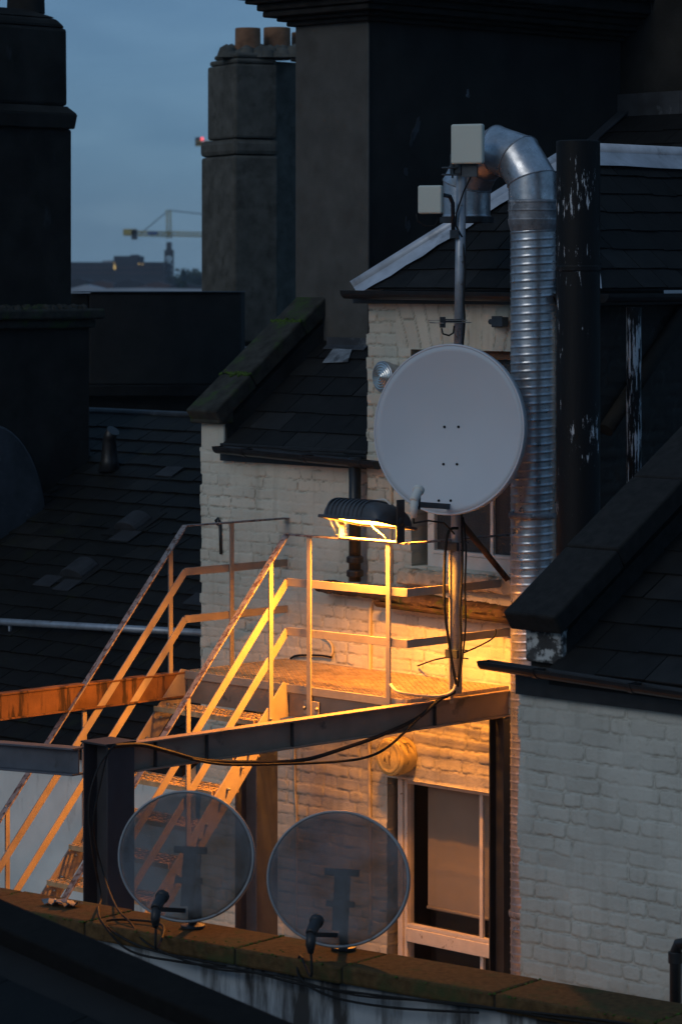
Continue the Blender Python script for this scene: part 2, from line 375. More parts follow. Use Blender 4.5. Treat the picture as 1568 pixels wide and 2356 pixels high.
def slates(name, mat, parent, O, Ud, Vd, W, L, sw=.26, ex=.19, umin=None, umax=None, seed=0, lift=.012):
    O, Ud, Vd = Vector(O), Vector(Ud).normalized(), Vector(Vd).normalized(); N = Ud.cross(Vd).normalized()
    if N.z < 0: N = -N
    r = random.Random(seed); m = mb(); nrow = int(L / ex)
    for j in range(nrow):
        v0 = j * ex; v1 = min(v0 + ex * 1.35, L); lo = umin(v0 + ex / 2) if umin else 0; hi = umax(v0 + ex / 2) if umax else W
        x = -sw * (.5 if j % 2 else 0) - r.random() * .04
        while x < W:
            w = sw * r.uniform(.92, 1.08); a, b = max(x + .003, lo), min(x + w - .003, hi); x += w
            if b - a < .03: continue
            dl = r.uniform(-.008, .008); t1, t2 = r.uniform(0, .006), r.uniform(0, .006); th = r.uniform(.005, .009)
            p00 = O + Ud * a + Vd * (v0 + dl) + N * (lift + t1); p10 = O + Ud * b + Vd * (v0 + dl + r.uniform(-.006, .006)) + N * (lift + t2)
            p11 = O + Ud * b + Vd * v1 + N * .001; p01 = O + Ud * a + Vd * v1 + N * .001
            m.hexa([p00 - N * th, p10 - N * th, p11 - N * th, p01 - N * th, p00, p10, p11, p01])
    return m.build(name, mat, parent)

def half_gutter(a, b, r, n=8):
    a, b = Vector(a), Vector(b); d = (b - a).normalized(); s = d.cross(ZV).normalized(); m = mb(); rings = []
    for p in (a, b):
        o = [p + s * math.cos(math.pi * i / n) * r - ZV * math.sin(math.pi * i / n) * r for i in range(n + 1)]
        i_ = [p + s * math.cos(math.pi * i / n) * (r - .006) - ZV * math.sin(math.pi * i / n) * (r - .006) for i in range(n + 1)]
        rings.append(o + i_[::-1])
    k = 2 * (n + 1)
    m.add(rings[0] + rings[1], [(i, (i + 1) % k, k + (i + 1) % k, k + i) for i in range(k)])
    for p in (a, b):                                 # end stops
        o = [p + s * math.cos(math.pi * i / n) * r - ZV * math.sin(math.pi * i / n) * r for i in range(n + 1)]
        m.prism(o, d * .004)
    L = (b - a).length; q = .35
    while q < L:
        m.lathe(a + d * q - d * .02, d, [(0, r + .006), (.04, r + .006)], 24) if False else None
        q += .8
    return m

def lead_roll(m, a, b, up1, up2, r=.03, wing=.13):
    """rounded lead roll along a->b with two dressed wings (up1, up2: directions down each slope)"""
    a, b = Vector(a), Vector(b); d = (b - a).normalized()
    m.tube([a, b], r, 14)
    for w in (up1, up2):
        w = Vector(w); w = (w - d * w.dot(d)).normalized(); nn = d.cross(w).normalized()
        if nn.z < 0: nn = -nn
        nseg = 14; rr = random.Random(int(a.x * 1000)); prev = None
        for i in range(nseg + 1):
            p = a.lerp(b, i / nseg); x = p + w * (wing * rr.uniform(.88, 1.08)) + nn * (.012 + rr.uniform(0, .012)); y = p + nn * .014
            if prev: m.add([prev[0], prev[1], x, y], [(0, 1, 2, 3)], True)
            prev = (y, x)

# ================================================================ SETTING: ground
g = mb(); g.add([(-6000, -200, -5.6), (6000, -200, -5.6), (6000, 9000, -5.6), (-6000, 9000, -5.6)], [(0, 1, 2, 3)])
gr = g.build('ground', M['ground']); tag(gr, 'dark ground of the yard far below the roofs', 'ground', None, 'structure')

m = mb(); m.ckb(14.6, 21.5, -27, -15, -5.3, -4.95); tag(m.build('yard_bounce_floor', surf('pale_concrete', (.30, .27, .23), .2, 3, .9, 0, .3, 30, .15)), 'unseen pale concrete yard floor, added below the steel platform to bounce lamplight', 'floor', None, 'structure')  # unseen floor, added pale so lamplight bounces up to the beam

# ================================================================ REAR BUILDING (cream painted brick)
CW = 20.53                                            # plane of its front wall
kL = kof(onC(462, 1000, CW)); k2L = kof(onC(850, 700, CW)); kR = -17.5
house = thing('brick_house', ck(CW, kL, -5.6), 'cream painted brick house behind the steel platform, with hipped slate roof and two windows', 'house')
def uu(k): return (k - kL) * S2
zb = -4.95; zt1 = -1.17
lowk0, lowk1 = kof(onC(890, 1800, CW)), kof(onC(1235, 1800, CW)); lowz0, lowz1 = -4.72, -3.245
brick_wall('wall', M['cream_brick'], house, ck(CW, kL, zb), U, -E, (kR - kL) * S2, zt1 - zb, .0075, [(uu(lowk0), uu(lowk1), lowz0 - zb, lowz1 - zb), (uu(k2L) + .12, (kR - kL) * S2 - .05, -1.96 - zb, 99)], None, 3, jag=.012, jd=.010, rel=.5, smear=.7)
mb().ckb(CW - .004, CW + .30, kL + .005, kL + .33, zt1 - .02, -.98).build('gable_shoulder', M['cream_brick'], house, .01)
# upper storey
c2 = CW - .035; z20 = -2.0; z21 = -.15
upk0, upk1 = kof(onC(945, 1000, c2)), kof(onC(1240, 1000, c2)); upz0, upz1 = -1.86, -.455
u2 = lambda k: (k - k2L) * S2
brick_wall('upper_wall', M['cream_brick'], house, ck(c2, k2L, z20), U, -E, (kR - k2L) * S2, z21 - z20, .0075, [(u2(upk0), u2(upk1), upz0 - z20, upz1 - z20)], (upz1 - z20 - .003, u2(upk0) - .14, u2(upk1) + .14), 11, bh=.078, jag=.016, smear=.3, jd=.012, rel=.58)
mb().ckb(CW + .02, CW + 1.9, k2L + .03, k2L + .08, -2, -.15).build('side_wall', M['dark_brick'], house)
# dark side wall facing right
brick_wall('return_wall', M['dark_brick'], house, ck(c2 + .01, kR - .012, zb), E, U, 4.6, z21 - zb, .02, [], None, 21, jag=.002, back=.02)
# windows ---------------------------------------------------------
def window(k0, k1, z0, z1, c, label=None):
    f = mb(); w = .085
    f.ckb(c, c + .09, k0, k0 + w, z0, z1); f.ckb(c, c + .09, k1 - w, k1, z0, z1)
    f.ckb(c + .003, c + .085, k0 + w, k1 - w, z1 - .06, z1); f.ckb(c - .012, c + .08, k0 + w, k1 - w, z0, z0 + .085)
    return f
cu = c2 + .14
uf = window(upk0 + .07, upk1 - .05, upz0, upz1, cu)
up = uf.build('window', M['wood_white'], house, .006)
km = kof(onC(1128, 1200, cu))
fr = mb(); fr.ckb(cu + .01, cu + .075, km - .018, km + .018, upz0 + .085, upz1 - .06); fr.ckb(cu + .014, cu + .07, upk0 + .155, km - .018, upz0 + .72, upz0 + .755)
fr.ckb(cu - .02, cu + .06, upk0 + .155, upk1 - .13, upz0 + .086, upz0 + .11)
fr.build('sash', M['wood_white'], up, .004)
mb().ckb(cu - .05, cu - .005, upk0 + .08, upk1 - .06, upz1 - .055, upz1 - .003).build('window_head', M['wood_brown'], up, .004)
mb().ckb(cu + .045, cu + .05, upk0 + .1, upk1 - .1, upz0 + .05, upz1 - .05).build('pane', M['obscure'], up)
def worn(A, B, sec, n, jit, seed):
    """a worn stone strip: cross-section (out, up) lofted from A to B with uneven edges"""
    r = random.Random(seed); m = mb(); k = len(sec); vs = []; off = [0.0] * (2 * k)
    for i in range(n + 1):
        p = A.lerp(B, i / n)
        off = [o * .6 + r.uniform(-jit, jit) for o in off]
        for j, (x, y) in enumerate(sec): vs.append(p - E * (x + (off[2 * j] if x > .02 else 0)) + ZV * (y + off[2 * j + 1] * .7))
    fs = [(i * k + j, i * k + (j + 1) % k, (i + 1) * k + (j + 1) % k, (i + 1) * k + j) for i in range(n) for j in range(k)]
    fs += [list(range(k)), [n * k + j for j in range(k)]]
    return m.add(vs, fs)
kk0, kk1 = upk0 - .10, upk1 + .1
s = worn(ck(c2, kk0, upz0), ck(c2, kk1, upz0), [(-.12, -.01), (.045, -.012), (.062, -.03), (.06, -.10), (.045, -.115), (-.12, -.115)], 70, .006, 4)
s.build('window_sill', M['stone_sill'], house, .004)
cl = CW + .13
lk0, lk1 = lowk0 + .065, lowk1 - .03
lf = mb(); lf.ckb(cl, cl + .10, lk0, lk0 + .062, lowz0, lowz1); lf.ckb(cl, cl + .10, lk1 - .08, lk1, lowz0, lowz1); lf.ckb(cl + .003, cl + .095, lk0 + .062, lk1 - .08, lowz1 - .045, lowz1)
lf.ckb(cl - .03, cl - .003, lk0 - .03, lk0 + .03, lowz0, lowz1)
lw = lf.build('window', M['wood_white'], house, .006)
kml = kof(onC(1103, 2000, cl)); lf2 = mb(); lf2.ckb(cl - .02, cl + .05, lk0 + .064, lk1 - .08, -4.315, -4.225); lf2.ckb(cl + .012, cl + .05, kml - .021, kml + .021, -4.225, lowz1 - .045); lf2.ckb(cl + .0, cl + .06, lk0 + .064, lk1 - .08, -4.225, -4.20)
lf2.ckb(cl + .02, cl + .06, kml - .02, kml + .02, -4.7, -4.315)
lf2.build('sash', M['wood_white'], lw, .005)
mb().add([ck(cl + .055, lk0 + .05, lowz0), ck(cl + .055, lk1 - .05, lowz0), ck(cl + .055, lk1 - .05, lowz1 - .03), ck(cl + .055, lk0 + .05, lowz1 - .03)], [(0, 1, 2, 3)]).build('pane', M['glass'], lw, fix=False)
# blind, a slightly waving sheet with its bottom bar
kb0, kb1 = kof(onC(989, 2000, cl + .2)), lk1 - .1; bl = mb(); nb = 24; prev = None
zbl = -4.10
for i in range(nb + 1):
    k = kb0 + (kb1 - kb0) * i / nb; w = .006 * math.sin(i * .9)
    cur = [ck(cl + .17 + w, k, zbl), ck(cl + .172, k, lowz1)]
    if prev: bl.add([prev[0], cur[0], cur[1], prev[1]], [(0, 1, 2, 3)], True)
    prev = cur
bl.tube([ck(cl + .165, kb0, zbl), ck(cl + .165, kb1, zbl)], .012, 10)
bl.build('blind', M['blind'], lw)
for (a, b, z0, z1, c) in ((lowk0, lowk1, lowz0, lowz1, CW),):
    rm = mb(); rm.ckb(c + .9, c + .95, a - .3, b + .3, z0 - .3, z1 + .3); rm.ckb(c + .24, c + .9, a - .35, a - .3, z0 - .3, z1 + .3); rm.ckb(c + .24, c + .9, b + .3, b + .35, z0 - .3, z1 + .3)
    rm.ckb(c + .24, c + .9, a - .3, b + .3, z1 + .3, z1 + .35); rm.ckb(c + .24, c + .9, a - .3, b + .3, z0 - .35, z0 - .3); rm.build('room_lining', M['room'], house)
# lower slate roof (left) ------------------------------------------
pit = .73; ang = math.atan(pit); Vr = (E * math.cos(ang) + ZV * math.sin(ang))
o_ = ck(CW - .05, kL + .35, -1.165); W_ = (k2L - kL - .35) * S2; Lr = 1.0 / math.cos(ang)
mb().add([o_, o_ + U * W_, o_ + U * W_ + Vr * Lr, o_ + Vr * Lr, o_ - Vector((0, 0, .05)), o_ + U * W_ - Vector((0, 0, .05))], [(0, 1, 2, 3), (0, 4, 5, 1)]).build('roof_boards', M['slate_base'], house)
slates('lower_roof', M['slate'], house, o_ + Vector((0, 0, .004)), U, Vr, W_, Lr, .30, .20, seed=5)
gm = half_gutter(onC(500, 1026, CW - .16), onC(869, 1062, CW - .16), .052)
for q in (560, 700, 830): cl_ = half_gutter(onC(q, 1026 + (q - 500) * .098, CW - .16), onC(q + 8, 1026 + (q - 492) * .098, CW - .16), .056); gm.add(cl_.v, cl_.f)
gm.build('gutter', M['gutter'], house)
mb().ckb(CW - .05, CW - .022, kL + .33, k2L, -1.25, -1.13).build('fascia', M['gutter'], house)
# lead dressed to the stack
def on_low(px, py):
    r = (px - CX) / F; q = -(py - HY) / F; Y = (-1.165 - pit * S2 * (CW - .05)) / (q - pit * S2 * (1 + r)); return Vector((r * Y, Y, q * Y)) + ZV * .03
ld = mb(); a_, b_, c_, d_ = on_low(742, 845), on_low(800, 843), on_low(810, 812), on_low(768, 811); ld.hexa([a_, b_, c_, d_] + [p + ZV * .006 for p in (a_, b_, c_, d_)]); ld.build('lead_flashing', M['lead_mid'], house)
ld = mb(); a_, b_ = on_low(752, 803), on_low(846, 806); ld.par(a_, b_ - a_, -E * .006, ZV * .055); ld.par(a_ - Vr * .05, b_ - a_, Vr * .05, ZV * .006); ld.build('apron_flashing', M['lead_dark'], house)
# gable upstand and mossy coping
gu = mb(); wk = .36
p0 = ck(CW + .02, kL + .04, -1.02); q0 = p0 + U * .22
for (a, b) in ((p0, q0),):
    L1 = 1.12; gu.hexa([a - ZV * .5, b - ZV * .5, b + E * L1 - ZV * .5, a + E * L1 - ZV * .5, a + ZV * .02, b + ZV * .02, b + E * L1 + ZV * (.02 + L1 * pit), a + E * L1 + ZV * (.02 + L1 * pit)])
gu.build('gable_upstand', M['chimney_black'], house, .006)
cp = mb(); c0 = ck(CW - .07, kL - .05, -1.0); rr = random.Random(8)
Lc = 1.16 / math.cos(ang); seg = [0, .42, 1.02, Lc]; Nn = U.cross(Vr); Nn = Nn if Nn.z > 0 else -Nn
for i in range(3):
    a = c0 + Vr * (seg[i] + (.004 if i else 0)); l = Vr * (seg[i + 1] - seg[i] - .004); j = rr.uniform(-.006, .006)
    cp.par(a + Nn * j, U * .30, l, Nn * .115)
cp.ckb(CW - .10, CW + .10, kL - .055, kL + .365, -1.0, -.875)
cpo = cp.build('coping', M['moss_stone'], house, .014)
ms = mb(); rr = random.Random(3)
for (d0, cnt) in ((.42, 60), (1.02, 70)):
    for i in range(cnt):
        b = c0 + Vr * (d0 + rr.gauss(0, .014)) + U * rr.uniform(.0, .30) + Nn * .113; rad_ = rr.uniform(.006, .016)
        ms.lathe(b, Nn, [(-.004, rad_), (rad_ * .6, rad_ * .7), (rad_ * .9, .001)], 7)
tag(ms.build('moss', surf('moss', (.05, .085, .02), .4, 60, .95, 0, .5, 200, .05), cpo), None, None, None, 'stuff')
# upper hipped roof -----------------------------------------------
hz = -.075; hl = P(812, 664, 20.40); hl.z = hz
run = 1.45; hr = Vector((hl.x + run, hl.y - run, hz)); ap = Vector((hl.x + run, hl.y, hz + .905)); rend = ap + E * 4.5
hb = mb(); hb.add([hl, hr, ap, hr + E * 4.5, rend, hl + E * 4.5], [(0, 1, 2), (1, 3, 4, 2), (0, 2, 4, 5)]); hb.build('roof_boards', M['slate_base'], house)
fw = (hr - hl).length; fh = (ap - (hl + hr) / 2).length; fv = (ap - (hl + hr) / 2).normalized()
slates('hip_roof', M['slate'], house, hl + Vector((0, 0, .004)), U, fv, fw, fh, .26, .185, umin=lambda v: fw / 2 * v / fh + .02, umax=lambda v: fw - fw / 2 * v / fh - .02, seed=9)
sv = (ap - hr); sv = (sv - E * sv.dot(E)); sl = sv.length
slates('side_roof', M['slate'], house, hr + Vector((0, 0, .004)), E, sv, 4.5, sl, .26, .185, umin=lambda v: v / sl * (ap - hr).dot(E), seed=10)
lr = mb(); lead_roll(lr, hl + ZV * .02, ap + ZV * .02, -fv, E * .4 - ZV * .3, .042, .17); lr.build('hip_flashing', M['lead'], house)
lr = mb(); lead_roll(lr, hr + ZV * .02, ap + ZV * .02, -fv, -sv, .026, .06); lr.build('hip_flashing', M['lead'], house)
lr = mb(); lead_roll(lr, ap + ZV * .02, rend + ZV * .02, -sv, U * -1 - ZV * .7, .045, .20); lr.build('ridge_flashing', M['lead'], house)
ev = mb(); ev.ckb(c2 - .10, c2 + .05, k2L - .09, kR + .08, hz - .09, hz - .03); ev.ckb(c2 - .1, c2 + 4, kR + .02, kR + .1, hz - .09, hz - .03); ev.build('eaves_board', M['gutter'], house, .004)
half_gutter(onC(795, 668, c2 - .20), ck(c2 - .20, kR + .2, hz - .02), .055).build('gutter', M['gutter'], house)
half_gutter(ck(c2 - .1, kR + .26, hz - .02), ck(c2 + 4, kR + .26, hz - .02), .055).build('gutter', M['gutter'], house)
# drainpipe with sockets
dp = mb(); a, b = onC(816, 1062, CW - .13), onC(816, 1338, CW - .13); a.x = b.x; a.y = b.y
dp.tube([a + ZV * .03, b], .040, 18)
for zc in (a.z - .03, b.z + .12, b.z + .03): dp.lathe((a.x, a.y, zc), ZV, [(0, .044), (.006, .056), (.04, .056), (.05, .044)], 18)
dp.build('drainpipe', M['gutter'], house)
# mossy ledge under the upper storey
A1, B1 = onC(750, 1345, CW - .03), onC(1200, 1412, CW - .03)
lg = worn(A1, B1, [(-.05, .03), (.04, .028), (.09, .012), (.11, -.012), (.10, -.035), (-.05, -.035)], 90, .009, 2)
lg.build('ledge', M['ledge'], house, .004)
g2 = half_gutter(onC(870, 1382, CW - .17), onC(1200, 1424, CW - .17), .042); g2.build('gutter', M['ledge'], house)

# ================================================================ BIG STACK behind
cS = 21.87; kS = kof(onC(846, 700, cS)); kSl = kof(onC(680, 400, cS))
st = thing('chimney_stack', ck(cS, kS, -1.5), 'tall broad rendered chimney stack with moulded cornice, behind the duct', 'chimney')
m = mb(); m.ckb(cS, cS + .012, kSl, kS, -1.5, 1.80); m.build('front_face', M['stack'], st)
m = mb(); m.ckb(cS + .014, cS + 4.6, kSl, kS, -1.5, 1.80); m.build('shaft', M['stack_dark'], st)  # side away from the sky light, its shade put into the colour
m = mb(); m.tube([ck(cS, kS + .002, -1.5), ck(cS, kS + .002, 1.78)], .010, 8); m.build('corner_bead', M['stack'], st)
m = mb()
zc = 1.795
for (h, p) in ((.035, .05), (.03, .10), (.045, .17), (.05, .20), (.03, .26), (.09, .30), (.10, .34), (.05, .30)):
    q = p * 1.414; m.ckb(cS - q, cS + 4.6, kSl - q, kS + q, zc, zc + h - .0005); zc += h
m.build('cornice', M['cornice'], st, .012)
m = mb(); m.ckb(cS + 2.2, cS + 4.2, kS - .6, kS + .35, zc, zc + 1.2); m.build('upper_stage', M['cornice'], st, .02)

for (px, py, w_, h_, tl) in ((955, 300, .035, .10, .5), (946, 322, .02, .07, .4), (932, 396, .03, .035, 0), (933, 512, .012, .05, 0), (939, 521, .018, .05, .2)):
    p = onK(px, py, kS + .003); rr = random.Random(px); pl = []
    for i in range(14):
        th = 2 * math.pi * i / 14; q = rr.uniform(.55, 1.15); x, z = math.cos(th) * w_ * q, math.sin(th) * h_ * q; pl.append(p + E * (x + z * tl) + ZV * z)
    mb().prism(pl, U * .003).build('paint_splash', M['lead_dark'], st)

# ================================================================ MAIN ROOF behind right
mr = thing('rear_roof', ck(24, kS, .4), 'distant slate roof slope beside the tall stack, with lead flashing along its top', 'roof')
a0 = ck(23.9, kS + .01, .45); pm = math.atan(.62); Vm = E * math.cos(pm) + ZV * math.sin(pm); Lm = 1.28 / math.cos(pm)
mb().par(a0 - ZV * .05, U * 4, Vm * Lm, ZV * .04).build('roof_boards', M['slate_base'], mr)
slates('slates', M['slate'], mr, a0, U, Vm, 4, Lm, .30, .2, seed=14)
t0 = a0 + Vm * Lm
fl = mb(); rr = random.Random(5)
for i in range(20): fl.par(t0 + U * (.2 * i) - ZV * rr.uniform(.03, .05) - E * .03, U * .198, E * .03, ZV * rr.uniform(.17, .2))
fl.build('top_flashing', M['lead_dark'], mr, .003)
fl = mb(); fl.par(a0 + U * .01 + ZV * .03, U * .10, Vm * Lm, ZV * .012); fl.build('side_flashing', M['lead_dark'], mr)
mb().par(t0 + E * .01 - ZV * .8, U * 4.2, E * 1.2, ZV * 2.6).build('back_wall', M['chimney_black'], mr)

# ================================================================ LEFT OUTBUILDING (slate roof, pale render wall)
kOa, kOb = -31.2, kL - .02
cO = 20.30; zO = -3.375; pO = .5; aO = math.atan(pO); Vo = E * math.cos(aO) + ZV * math.sin(aO); Lo = 4.3 / math.cos(aO)
ob = thing('outbuilding', ck(cO, -24, -5.6), 'low outbuilding left of the steel stair, dark mossy slate roof over a pale rendered wall', 'building')
o0 = ck(cO, kOa, zO); Wo = (kOb - kOa) * S2
mb().par(o0 - ZV * .06, U * Wo, Vo * Lo, ZV * .05).build('roof_boards', M['slate_base'], ob)
slates('roof', M['slate_moss'], ob, o0, U, Vo, Wo, Lo, .30, .205, seed=21, lift=.016)
rdg = o0 + Vo * Lo
mb().par(rdg - ZV * .07, U * Wo, E * 2 - ZV * .9, ZV * .05).build('roof', M['slate_moss'], ob)
m = mb(); m.tube([rdg + ZV * .0, rdg + U * Wo], .035, 10); m.build('ridge', M['lead_dark'], ob)
mb().ckb(cO + .10, cO + .2, kOa, kOb - .02, -5.6, zO + .02).build('wall', M['render_white'], ob)
def on_roof(px, py, lift=0):
    # point where the line of sight meets the outbuilding roof
    r = (px - CX) / F; q = -(py - HY) / F
    Y = (zO - pO * S2 * cO) / (q - pO * S2 * (1 + r)); return Vector((r * Y, Y, q * Y)) + ZV * lift
def roof_vent(px, py):
    p = on_roof(px, py); v = mb(); nrm = U.cross(Vo); nrm = nrm if nrm.z > 0 else -nrm
    n = 10; prof = []
    for i in range(n + 1):
        th = math.pi * i / n; prof.append((-U * math.cos(th) * .14 + nrm * (math.sin(th) * .085 + .01)))
    v.prism([p + q for q in prof], Vo * .20 )
    v.build('roof_vent', M['vent'], ob, .006)
    v = mb(); v.par(p - U * .2 - Vo * .10 + nrm * .018, U * .40, Vo * .42, nrm * .004); v.build('vent_flashing', M['slate'], ob)
roof_vent(290, 1224); roof_vent(166, 1332)
for (px, py, w) in ((75, 1352, .22), (120, 1362, .2), (250, 1248, .25), (355, 1100, .22), (420, 1395, .3)):
    p = on_roof(px, py, .02); mb().par(p, U * w, Vo * .16, ZV * .006).build('slipped_slate', M['vent'], ob)
# lead soakers against the chimney base
fl = mb(); rr = random.Random(31)
for i in range(5):
    a, b = on_roof(-20 + i * 46, 1222 - i * 34), on_roof(-20 + (i + 1) * 46 - 2, 1222 - (i + 1) * 34)
    fl.hexa([a - E * .0 + ZV * .01, b + ZV * .01, b + ZV * .01 - U * .02, a + ZV * .01 - U * .02, a + ZV * rr.uniform(.12, .2), b + ZV * rr.uniform(.12, .2), b + ZV * .15 - U * .02, a + ZV * .15 - U * .02])
fl.build('step_flashing', M['lead_dark'], ob, .003)
fin = mb(); p = on_roof(252, 1085); fin.tube([p, p + ZV * .10, p + ZV * .30, p + ZV * .36 + U * .05], [.10, .075, .055, .06], 12); fin.build('roof_outlet', M['gutter'], ob)
# grey pipe across the roof
pa, pb = on_roof(-25, 1455, .09), on_roof(468, 1484, .09)
m = mb(); m.tube([pa, pa.lerp(pb, .5), pb], .028, 14)
for t in (.1, .6): q = pa.lerp(pb, t); m.par(q - ZV * .10 - U * .01, U * .02, E * .02, ZV * .1)
lone(m, 'conduit', M['pole'], 'long grey metal pipe lying across the mossy slate roof', 'pipe')

# ================================================================ CHIMNEYS
kC = -29.68
ch = thing('chimney', ck(24, kC, -2.5), 'massive black chimney at the left edge, mossy ledge below and a band near its top', 'chimney')
cfar = cof(onK(207, 900, kC))
m = mb(); m.ckb(21.8, cfar, kC - 3, kC, -2.6, -.36); m.build('base', M['chimney_black'], ch, .02)
m = mb(); m.ckb(21.6, cfar + .14, kC - 3, kC + .14, -.36, -.27); m.ckb(21.7, cfar + .05, kC - 3, kC + .07, -.44, -.361); m.build('ledge', M['moss_stone'], ch, .02)
mo = mb(); rr = random.Random(12)
for i in range(320):
    c_ = rr.uniform(cfar - 2.2, cfar - .1); h_ = rr.uniform(.015, .06); p = ck(c_, kC + rr.uniform(-.3, .06), -.28); rr_ = rr.uniform(.03, .07)
    mo.lathe(p, (rr.uniform(-.3, .3), rr.uniform(-.3, .3), 1), [(-.02, rr_), (h_ * .6, rr_ * .7), (h_, .002)], 6)
tag(mo.build('moss', M['moss_stone'], ch), None, None, None, 'stuff')
cu_ = cof(onK(166, 500, kC - .18)); k_ = kC - .18; zt_ = .0
def taper(m, c1a, c1b, ka, kb, z0, z1): m.hexa([ck(21.5, -33, z0), ck(21.5, ka, z0), ck(c1a, ka, z0), ck(c1a, -33, z0), ck(21.5, -33, z1), ck(21.5, kb, z1), ck(c1b, kb, z1), ck(c1b, -33, z1)])
zq = lambda py: -(py - HY) / F * 27.35
m = mb(); taper(m, cu_, cu_, k_, k_, -.28, zq(296)); m.build('shaft', M['chimney_black'], ch, .02)
cb = cof(onK(180, 280, k_ + .1)); ct = cof(onK(157, 150, k_ - .05))
m = mb(); taper(m, cb - .03, cb, k_ + .08, k_ + .1, zq(296), zq(262)); taper(m, cb, ct, k_ + .1, k_ - .05, zq(262) + .0005, zq(243)); m.build('band', M['chimney_black'], ch, .012)
m = mb(); taper(m, ct, ct - .01, k_ - .05, k_ - .05, zq(243) + .001, zq(62)); taper(m, ct - .01, ct - .14, k_ - .05, k_ - .1, zq(62) + .001, zq(40)); taper(m, ct - .14, ct - .45, k_ - .1, k_ - .3, zq(40) + .001, zq(20)); m.build('head', M['chimney_black'], ch, .03)
m = mb(); p = onK(60, 20, k_ - .5); m.lathe((p.x, p.y, zq(26)), ZV, [(0, .17), (.3, .16), (.32, .18), (.4, .18)], 24); m.build('chimney_pot', M['chimney_black'], ch)
# lead covered curved cheek in front of its base
m = mb(); c = onK(-40, 1240, kC + .2); pts = [c + E * (math.cos(math.pi * i / 24) * .62 ) + ZV * (math.sin(math.pi * i / 24) * .98) for i in range(13)] + [c - E * .3 + ZV * .98, c - E * .3 - ZV * .4, c + E * .62 - ZV * .4]
lone(m.prism(pts, U * .12), 'cowl', M['lead_dark'], 'dark curved lead cowl in front of the black chimney base', 'cowl', bevel=.02)

Y2 = 33.0
def z2(py): return -(py - HY) / F * Y2
c2_ = thing('chimney', P(540, 780, Y2), 'grey weathered chimney with terracotta pots, between the sky and the tall stack', 'chimney')
def ch2(m, xl, xm, xr, z0, z1, cut=0):
    n = P(xm, HY, Y2); n.z = 0
    L = (xm - xl) / F * Y2 / S2; Rr = (xr - xm) / F * Y2 / S2
    ra, rb_ = rad(26), rad(19); e1 = Vector((math.cos(ra), math.sin(ra), 0)); u1 = Vector((-math.sin(ra), math.cos(ra), 0)); Rr = Rr * S2 / math.cos(ra); L = L * S2 / math.sin(ra)
    b = [n, n + e1 * Rr, n + e1 * Rr + u1 * L, n + u1 * L]
    m.hexa([p + ZV * z0 for p in b] + [p + ZV * z1 for p in b])
def sq(m, xl, xm, xr, pyA, pyB): ch2(m, xl, xm, xr, z2(pyA), z2(pyB))
m = mb(); sq(m, 454, 538, 640, 790, 357); m.build('shaft', M['chimney'], c2_, .03)
m = mb(); sq(m, 450, 537, 642, 356, 318); m.build('band', M['chimney'], c2_, .05)
m = mb(); sq(m, 470, 541, 638, 317, 145); sq(m, 475, 543, 636, 144.5, 132); sq(m, 486, 545, 634, 131.5, 120); m.build('head', M['chimney'], c2_, .035)
m = mb(); n = P(628, HY, Y2 + .35); m.par(Vector((n.x, n.y, z2(800))), E * 1.6, -U * .8, ZV * (z2(135) - z2(800))); m.build('rear_flue', M['chimney'], c2_, .02)
for (px, r_, py) in ((570, 30, 65), (637, 32, 64), (700, 31, 75)):
    q = P(px, py, Y2 + .35 + (px - 570) * .004); r_ = r_ / F * Y2; zb_ = z2(128)
    pot = mb().lathe((q.x, q.y, zb_), ZV, [(0, r_ * 1.06), (.10, r_), (q.z - zb_ - .012, r_ * .98), (q.z - zb_, r_ * .96), (q.z - zb_, r_ * .8), (q.z - zb_ - .15, r_ * .78)], 28); pot.build('chimney_pot', M['terracotta'], c2_)
mo = mb(); rr = random.Random(77)
for i in range(40):
    p = P(rr.uniform(520, 680), 122, Y2 + .3 + rr.uniform(-.1, .2)); h_ = rr.uniform(.04, .11); mo.lathe(p - ZV * .05, ZV, [(0, .12), (h_, .08), (h_ + .04, .01)], 7)
mo.build('mortar_flaunching', M['chimney'], c2_)

# dark parapet box behind the outbuilding
pw = thing('parapet_wall', P(380, 1100, 31), 'flat dark lead-clad parapet wall under the sky, between the two left chimneys', 'wall')
def cam_box(m, x0, x1, y0, y1, Y, t): a, b = P(x0, y1, Y), P(x1, y0, Y); m.par(a, (b.x - a.x, 0, 0), (0, t, 0), (0, 0, b.z - a.z))
m = mb(); cam_box(m, 205, 555, 673, 886, 31, 1.2); m.build('panel', M['stack_dark'], pw, .02)
m = mb(); cam_box(m, 60, 204.6, 676, 886, 31.02, 1.2); m.build('panel', M['chimney_black'], pw, .02)
m = mb(); cam_box(m, 60, 620, 886.5, 912, 30.95, 1.2); m.build('drip_mould', M['cornice'], pw, .012)
m = mb(); cam_box(m, 60, 640, 912.5, 1300, 31.08, 1); m.build('lower_wall', M['chimney_black'], pw)
m = mb(); cam_box(m, 165, 557, 671, 672.8, 30.97, 1.3); m.build('capping', M['lead_dark'], pw, .01)
fl = mb()
for i in range(8):
    px = 212 + i * 28; cam_box(fl, px, px + 27.6, 995 - min(i, 8 - i) * 11 if False else 958, 985, 30.9, .05)
fl.build('base_flashing', M['lead_dark'], pw)

